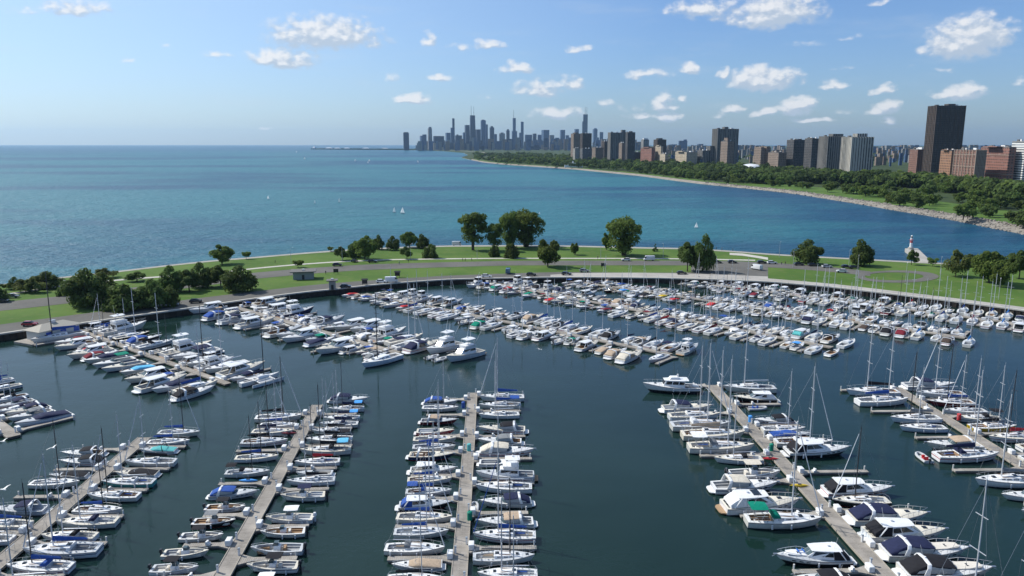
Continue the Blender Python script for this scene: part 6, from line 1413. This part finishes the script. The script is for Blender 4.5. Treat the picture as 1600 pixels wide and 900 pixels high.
# people: one continuous skinned body each, clothes by height
def person_mat(name, shirt, legs):
    m = bpy.data.materials.new(name); m.use_nodes = True; t = NT(m.node_tree); b = t.n['Principled BSDF']; tc = t.new('ShaderNodeTexCoord'); z = t.xyz(tc.outputs['Object'])[2]
    c = t.mix(t.math('GREATER_THAN', z, .92), legs, shirt); c = t.mix(t.math('GREATER_THAN', z, 1.47), c, (.45, .28, .2)); c = t.mix(t.math('GREATER_THAN', z, 1.68), c, (.03, .02, .015))
    t.l.new(c, b.inputs['Base Color']); b.inputs['Roughness'].default_value = .8; return m
def person_mesh(stride):
    J = [(0, 0, .95, .14), (0, 0, 1.2, .15), (0, 0, 1.42, .13), (0, 0, 1.52, .06), (.02, 0, 1.66, .105), (.02, 0, 1.76, .085),
         (0, .1, .9, .1), (stride, .11, .5, .065), (stride * .6, .12, .08, .045), (stride * .6 + .16, .12, .04, .04), (0, -.1, .9, .1), (-stride, -.11, .5, .065), (-stride * 1.6, -.12, .09, .045), (-stride * 1.5 + .14, -.12, .04, .04),
         (0, .2, 1.4, .06), (-stride * .6, .26, 1.12, .045), (-stride * .3 + .08, .27, .86, .035), (0, -.2, 1.4, .06), (stride * .6, -.26, 1.12, .045), (stride * .3 + .12, -.27, .86, .035)]
    E_ = [(0, 1), (1, 2), (2, 3), (3, 4), (4, 5), (0, 6), (6, 7), (7, 8), (8, 9), (0, 10), (10, 11), (11, 12), (12, 13), (2, 14), (14, 15), (15, 16), (2, 17), (17, 18), (18, 19)]
    me = bpy.data.meshes.new("person"); me.from_pydata([j[:3] for j in J], E_, []); me.update(); return me, [j[3] for j in J]
PEOPLE = [(1119, 390.5, .9, (.03, .03, .04), (.02, .02, .03)), (1128, 391, 2, (.3, .3, .32), (.03, .04, .08)), (1145, 392.5, 3, (.04, .04, .05), (.03, .03, .03)), (723, 408, .2, (.03, .03, .05), (.02, .02, .03)), (727, 408.2, .2, (.1, .03, .03), (.03, .03, .05)), (737, 407.5, 3.2, (.05, .05, .06), (.02, .02, .02)), (624, 413, .4, (.03, .08, .15), (.03, .03, .05)), (638, 410.5, 1, (.04, .04, .05), (.02, .02, .03)), (909, 422.5, 1, (.03, .03, .03), (.02, .02, .02)), (934, 405, 1, (.03, .03, .04), (.1, .09, .08)), (1221, 414, 1, (.04, .04, .05), (.03, .03, .05)), (1227, 413.5, 2, (.04, .04, .05), (.03, .03, .05)), (430, 411, .4, (.04, .05, .05), (.02, .02, .02)), (509, 428.5, 1.4, (.02, .02, .03), (.02, .02, .02))]
PL = ["dark dressed person walking on the lake promenade, first of three", "person in pale shirt on the lake promenade, middle of three", "dark dressed person on the lake promenade, last of three", "dark dressed person in a group of three beside the park road", "person in red shirt in a group of three beside the park road", "dark dressed person a step apart from two others beside the park road", "person in blue shirt standing at the park road edge", "dark dressed person on the lake path above the promenade vans", "person in black on the grass strip beside the black notice board", "person with tan trousers on the lake path behind the white van", "dark dressed person beside the parked car on the junction grass", "dark dressed person one step behind another by the junction grass", "person standing alone by the lakeside grass above the park building", "person in black standing alone between the park building and a notice board"]
for (px, py, rz, sh_, lg), lab in zip(PEOPLE, PL):
    me, rad = person_mesh(.14); me.materials.append(person_mat("clothes", sh_, lg))
    o = ob("person", me); o.location = G(px, py, GZ + .06); o.rotation_euler = (0, 0, rz); tag(o, lab, "person")
    sm = o.modifiers.new("Skin", 'SKIN')
    for v, rr in zip(me.skin_vertices[0].data, rad): v.radius = (rr, rr)
    me.skin_vertices[0].data[0].use_root = True
    o.modifiers.new("Subsurf", 'SUBSURF').levels = 1
# lamps
LM = MB().tube([(0, 0, 0), (0, 0, 7.6)], .11, 6, r1=.07).mesh("pole", [mat("galvanised_pole", (.4, .41, .42), .5, .4)])
LA = MB().tube([(0, 0, 7.55), (.5, 0, 7.9), (1.3, 0, 7.95)], .05, 5).mesh("arm", [mat("galvanised_pole", (.4, .41, .42), .5, .4)])
LH = MB().box(1.1, 1.8, -.16, .16, 7.88, 8.02).mesh("lamp_head", [M_WBOX], bevel=.03)
for i, (px, py) in enumerate([(535, 409), (641.5, 406), (745.5, 405), (938.5, 404.5), (1036, 404), (1217.5, 402), (1239, 418), (1326, 417), (1340, 425), (1415, 440), (1469, 428), (1560, 468), (110, 470), (455, 412), (845, 404)]):
    o = root("street_lamp", G(px, py, GZ), 1.0 if i % 2 else -2.0, f"thin grey street lamp along the park roads, {nth(i)} in the listing from the pale grass" if False else "", "street lamp", "street lamps in the park")
    ob("pole", LM, o); ob("arm", LA, o); ob("lamp_head", LH, o); o['px'] = px
lamps = sorted([o for o in C.objects if o.name.startswith("street_lamp")], key=lambda o: o['px'])
for i, o in enumerate(lamps): o['label'] = f"thin grey street lamp in the park, {nth(i)} counting from the boathouse end"; del o['px']
# sails out on the lake
def lake_sail(px, py, hpx, label):
    p = G(px, py, 0); D = p.length; cosv = (p.y * math.cos(PITCH) + CAM_H * math.sin(PITCH)) / FPX; H = hpx * cosv; s = H / 11.5
    o = root("sailing_boat", p, r6.uniform(-.5, .5), label, "sailboat", "sailboats under way on the lake", scale=s)
    h = Hull(7, 2.0, .6, .75, .7, .45, 2, .5, .8, .5); me = SAILM
    ob("hull", me[0], o); ob("deck", me[1], o); ob("mast", me[2], o); ob("mainsail", me[3], o); ob("jib", me[4], o)
h = Hull(7, 2.0, .6, .75, .7, .45, 2, .5, .8, .5)
SAILCLOTH = mat('sailcloth', (.8, .8, .79), .7, .2)
t = NT(SAILCLOTH.node_tree); tr_ = t.new('ShaderNodeBsdfTranslucent'); tr_.inputs[0].default_value = (.85, .85, .84, 1); ms_ = t.new('ShaderNodeMixShader'); ms_.inputs[0].default_value = .6
t.l.new(t.n['Principled BSDF'].outputs[0], ms_.inputs[1]); t.l.new(tr_.outputs[0], ms_.inputs[2]); t.l.new(ms_.outputs[0], t.n['Material Output'].inputs[0])
def sail(p, q, r_, bulge):
    p, q, r_ = Vector(p), Vector(q), Vector(r_); mb = MB(); n = 6; rows = []
    for i in range(n + 1):
        u = i / n; a = p.lerp(r_, u); b = q.lerp(r_, u); rows.append([a.lerp(b, v / 4) + Vector((0, bulge * math.sin(math.pi * v / 4) * math.sin(math.pi * (u * .8 + .15)), 0)) for v in range(5)])
    return mb.loft(rows, cap0=False, cap1=False).mesh("sail", [SAILCLOTH], smooth=True)
SAILM = (h.mesh(), h.deck(.1, .4, .6, .3)[0], MB().tube([(.6, 0, .6), (.6, 0, 10)], .06, 5).mesh("mast", [M_MAST]), sail((.55, 0, 1.4), (-3.0, .7, 1.5), (.5, .15, 9.8), .5), sail((3.2, 0, .9), (.3, .6, 1.2), (.7, .1, 8.6), .4))
for i, (px, py, hp) in enumerate([(419, 311, 7), (492, 318, 7), (530, 316, 8), (616, 332, 10), (629, 333.5, 12), (1088, 356, 11), (476, 249, 4.5), (555, 252, 4.5), (577, 252, 4.5), (575, 255, 4), (653, 254, 5), (843, 335, 5), (463, 238, 3)]):
    lake_sail(px, py, hp, ["small white sail out alone on the open lake, closest to the spit's dark trees", "small white sail, lower of two close before the horizon path of boats", "white sail a little beyond another midway over the open lake", "smaller white sail of the close pair above the bushy park trees", "larger white sail of the close pair above the bushy park trees", "white sail off the park spit above the big dark double tree", "tiny far white sail below the breakwater tip", "tiny far white sail under the breakwater's white sheds", "upper one of two tiny sails below the breakwater", "lower one of two tiny sails below the breakwater", "tiny far white sail below the lone curved tower", "tiny sail behind the tall park trees", "tiny sail at the horizon before the breakwater"][i])
# gulls gliding over the harbour
for i, (px, py, zz) in enumerate([(82, 700, 18), (4, 690, 20), (843, 546, 8), (5, 765, 25)]):
    q = G(px, py, zz); o = root("gull", q, r6.uniform(-1, 1), ["white gull gliding over water past the second near pier", "white gull at the frame edge above the second near pier", "white gull low over the open channel beside the third shore pier", "white gull at the frame edge over a navy topped cruiser"][i], "gull", scale=1.3)
    secs = [[(x, w * math.cos(a), w * math.sin(a)) for a in [k * math.pi / 3 for k in range(6)]] for x, w in ((-.32, .01), (-.2, .05), (0, .075), (.16, .06), (.24, .045), (.33, .008))]
    mb = MB().loft(secs, ring=True)
    for sg in (-1, 1): mb.add([(.1, sg * .04, .02), (-.1, sg * .04, .02), (-.02, sg * .38, .16), (.12, sg * .36, .17), (-.16, sg * .75, .08), (-.06, sg * .74, .09)], [(0, 1, 2, 3), (3, 2, 4, 5)])
    ob("gull_body", mb.mesh("gull_body", [M_WP], smooth=True), o)
# air: the far shore and skyline fade to blue
hzm = bpy.data.materials.new("haze"); hzm.use_nodes = True; t = NT(hzm.node_tree); t.n.clear()
out = t.new('ShaderNodeOutputMaterial'); pv = t.new('ShaderNodeVolumePrincipled'); pv.inputs['Color'].default_value = (.5, .74, 1.0, 1); pv.inputs['Density'].default_value = HAZE; pv.inputs['Anisotropy'].default_value = .35
t.l.new(pv.outputs[0], out.inputs['Volume'])
o = ob("haze", MB().box(-LR - 500, LR + 500, -1000, LR + 500, -2.5, 520).mesh("haze", [hzm])); o['kind'] = 'stuff'
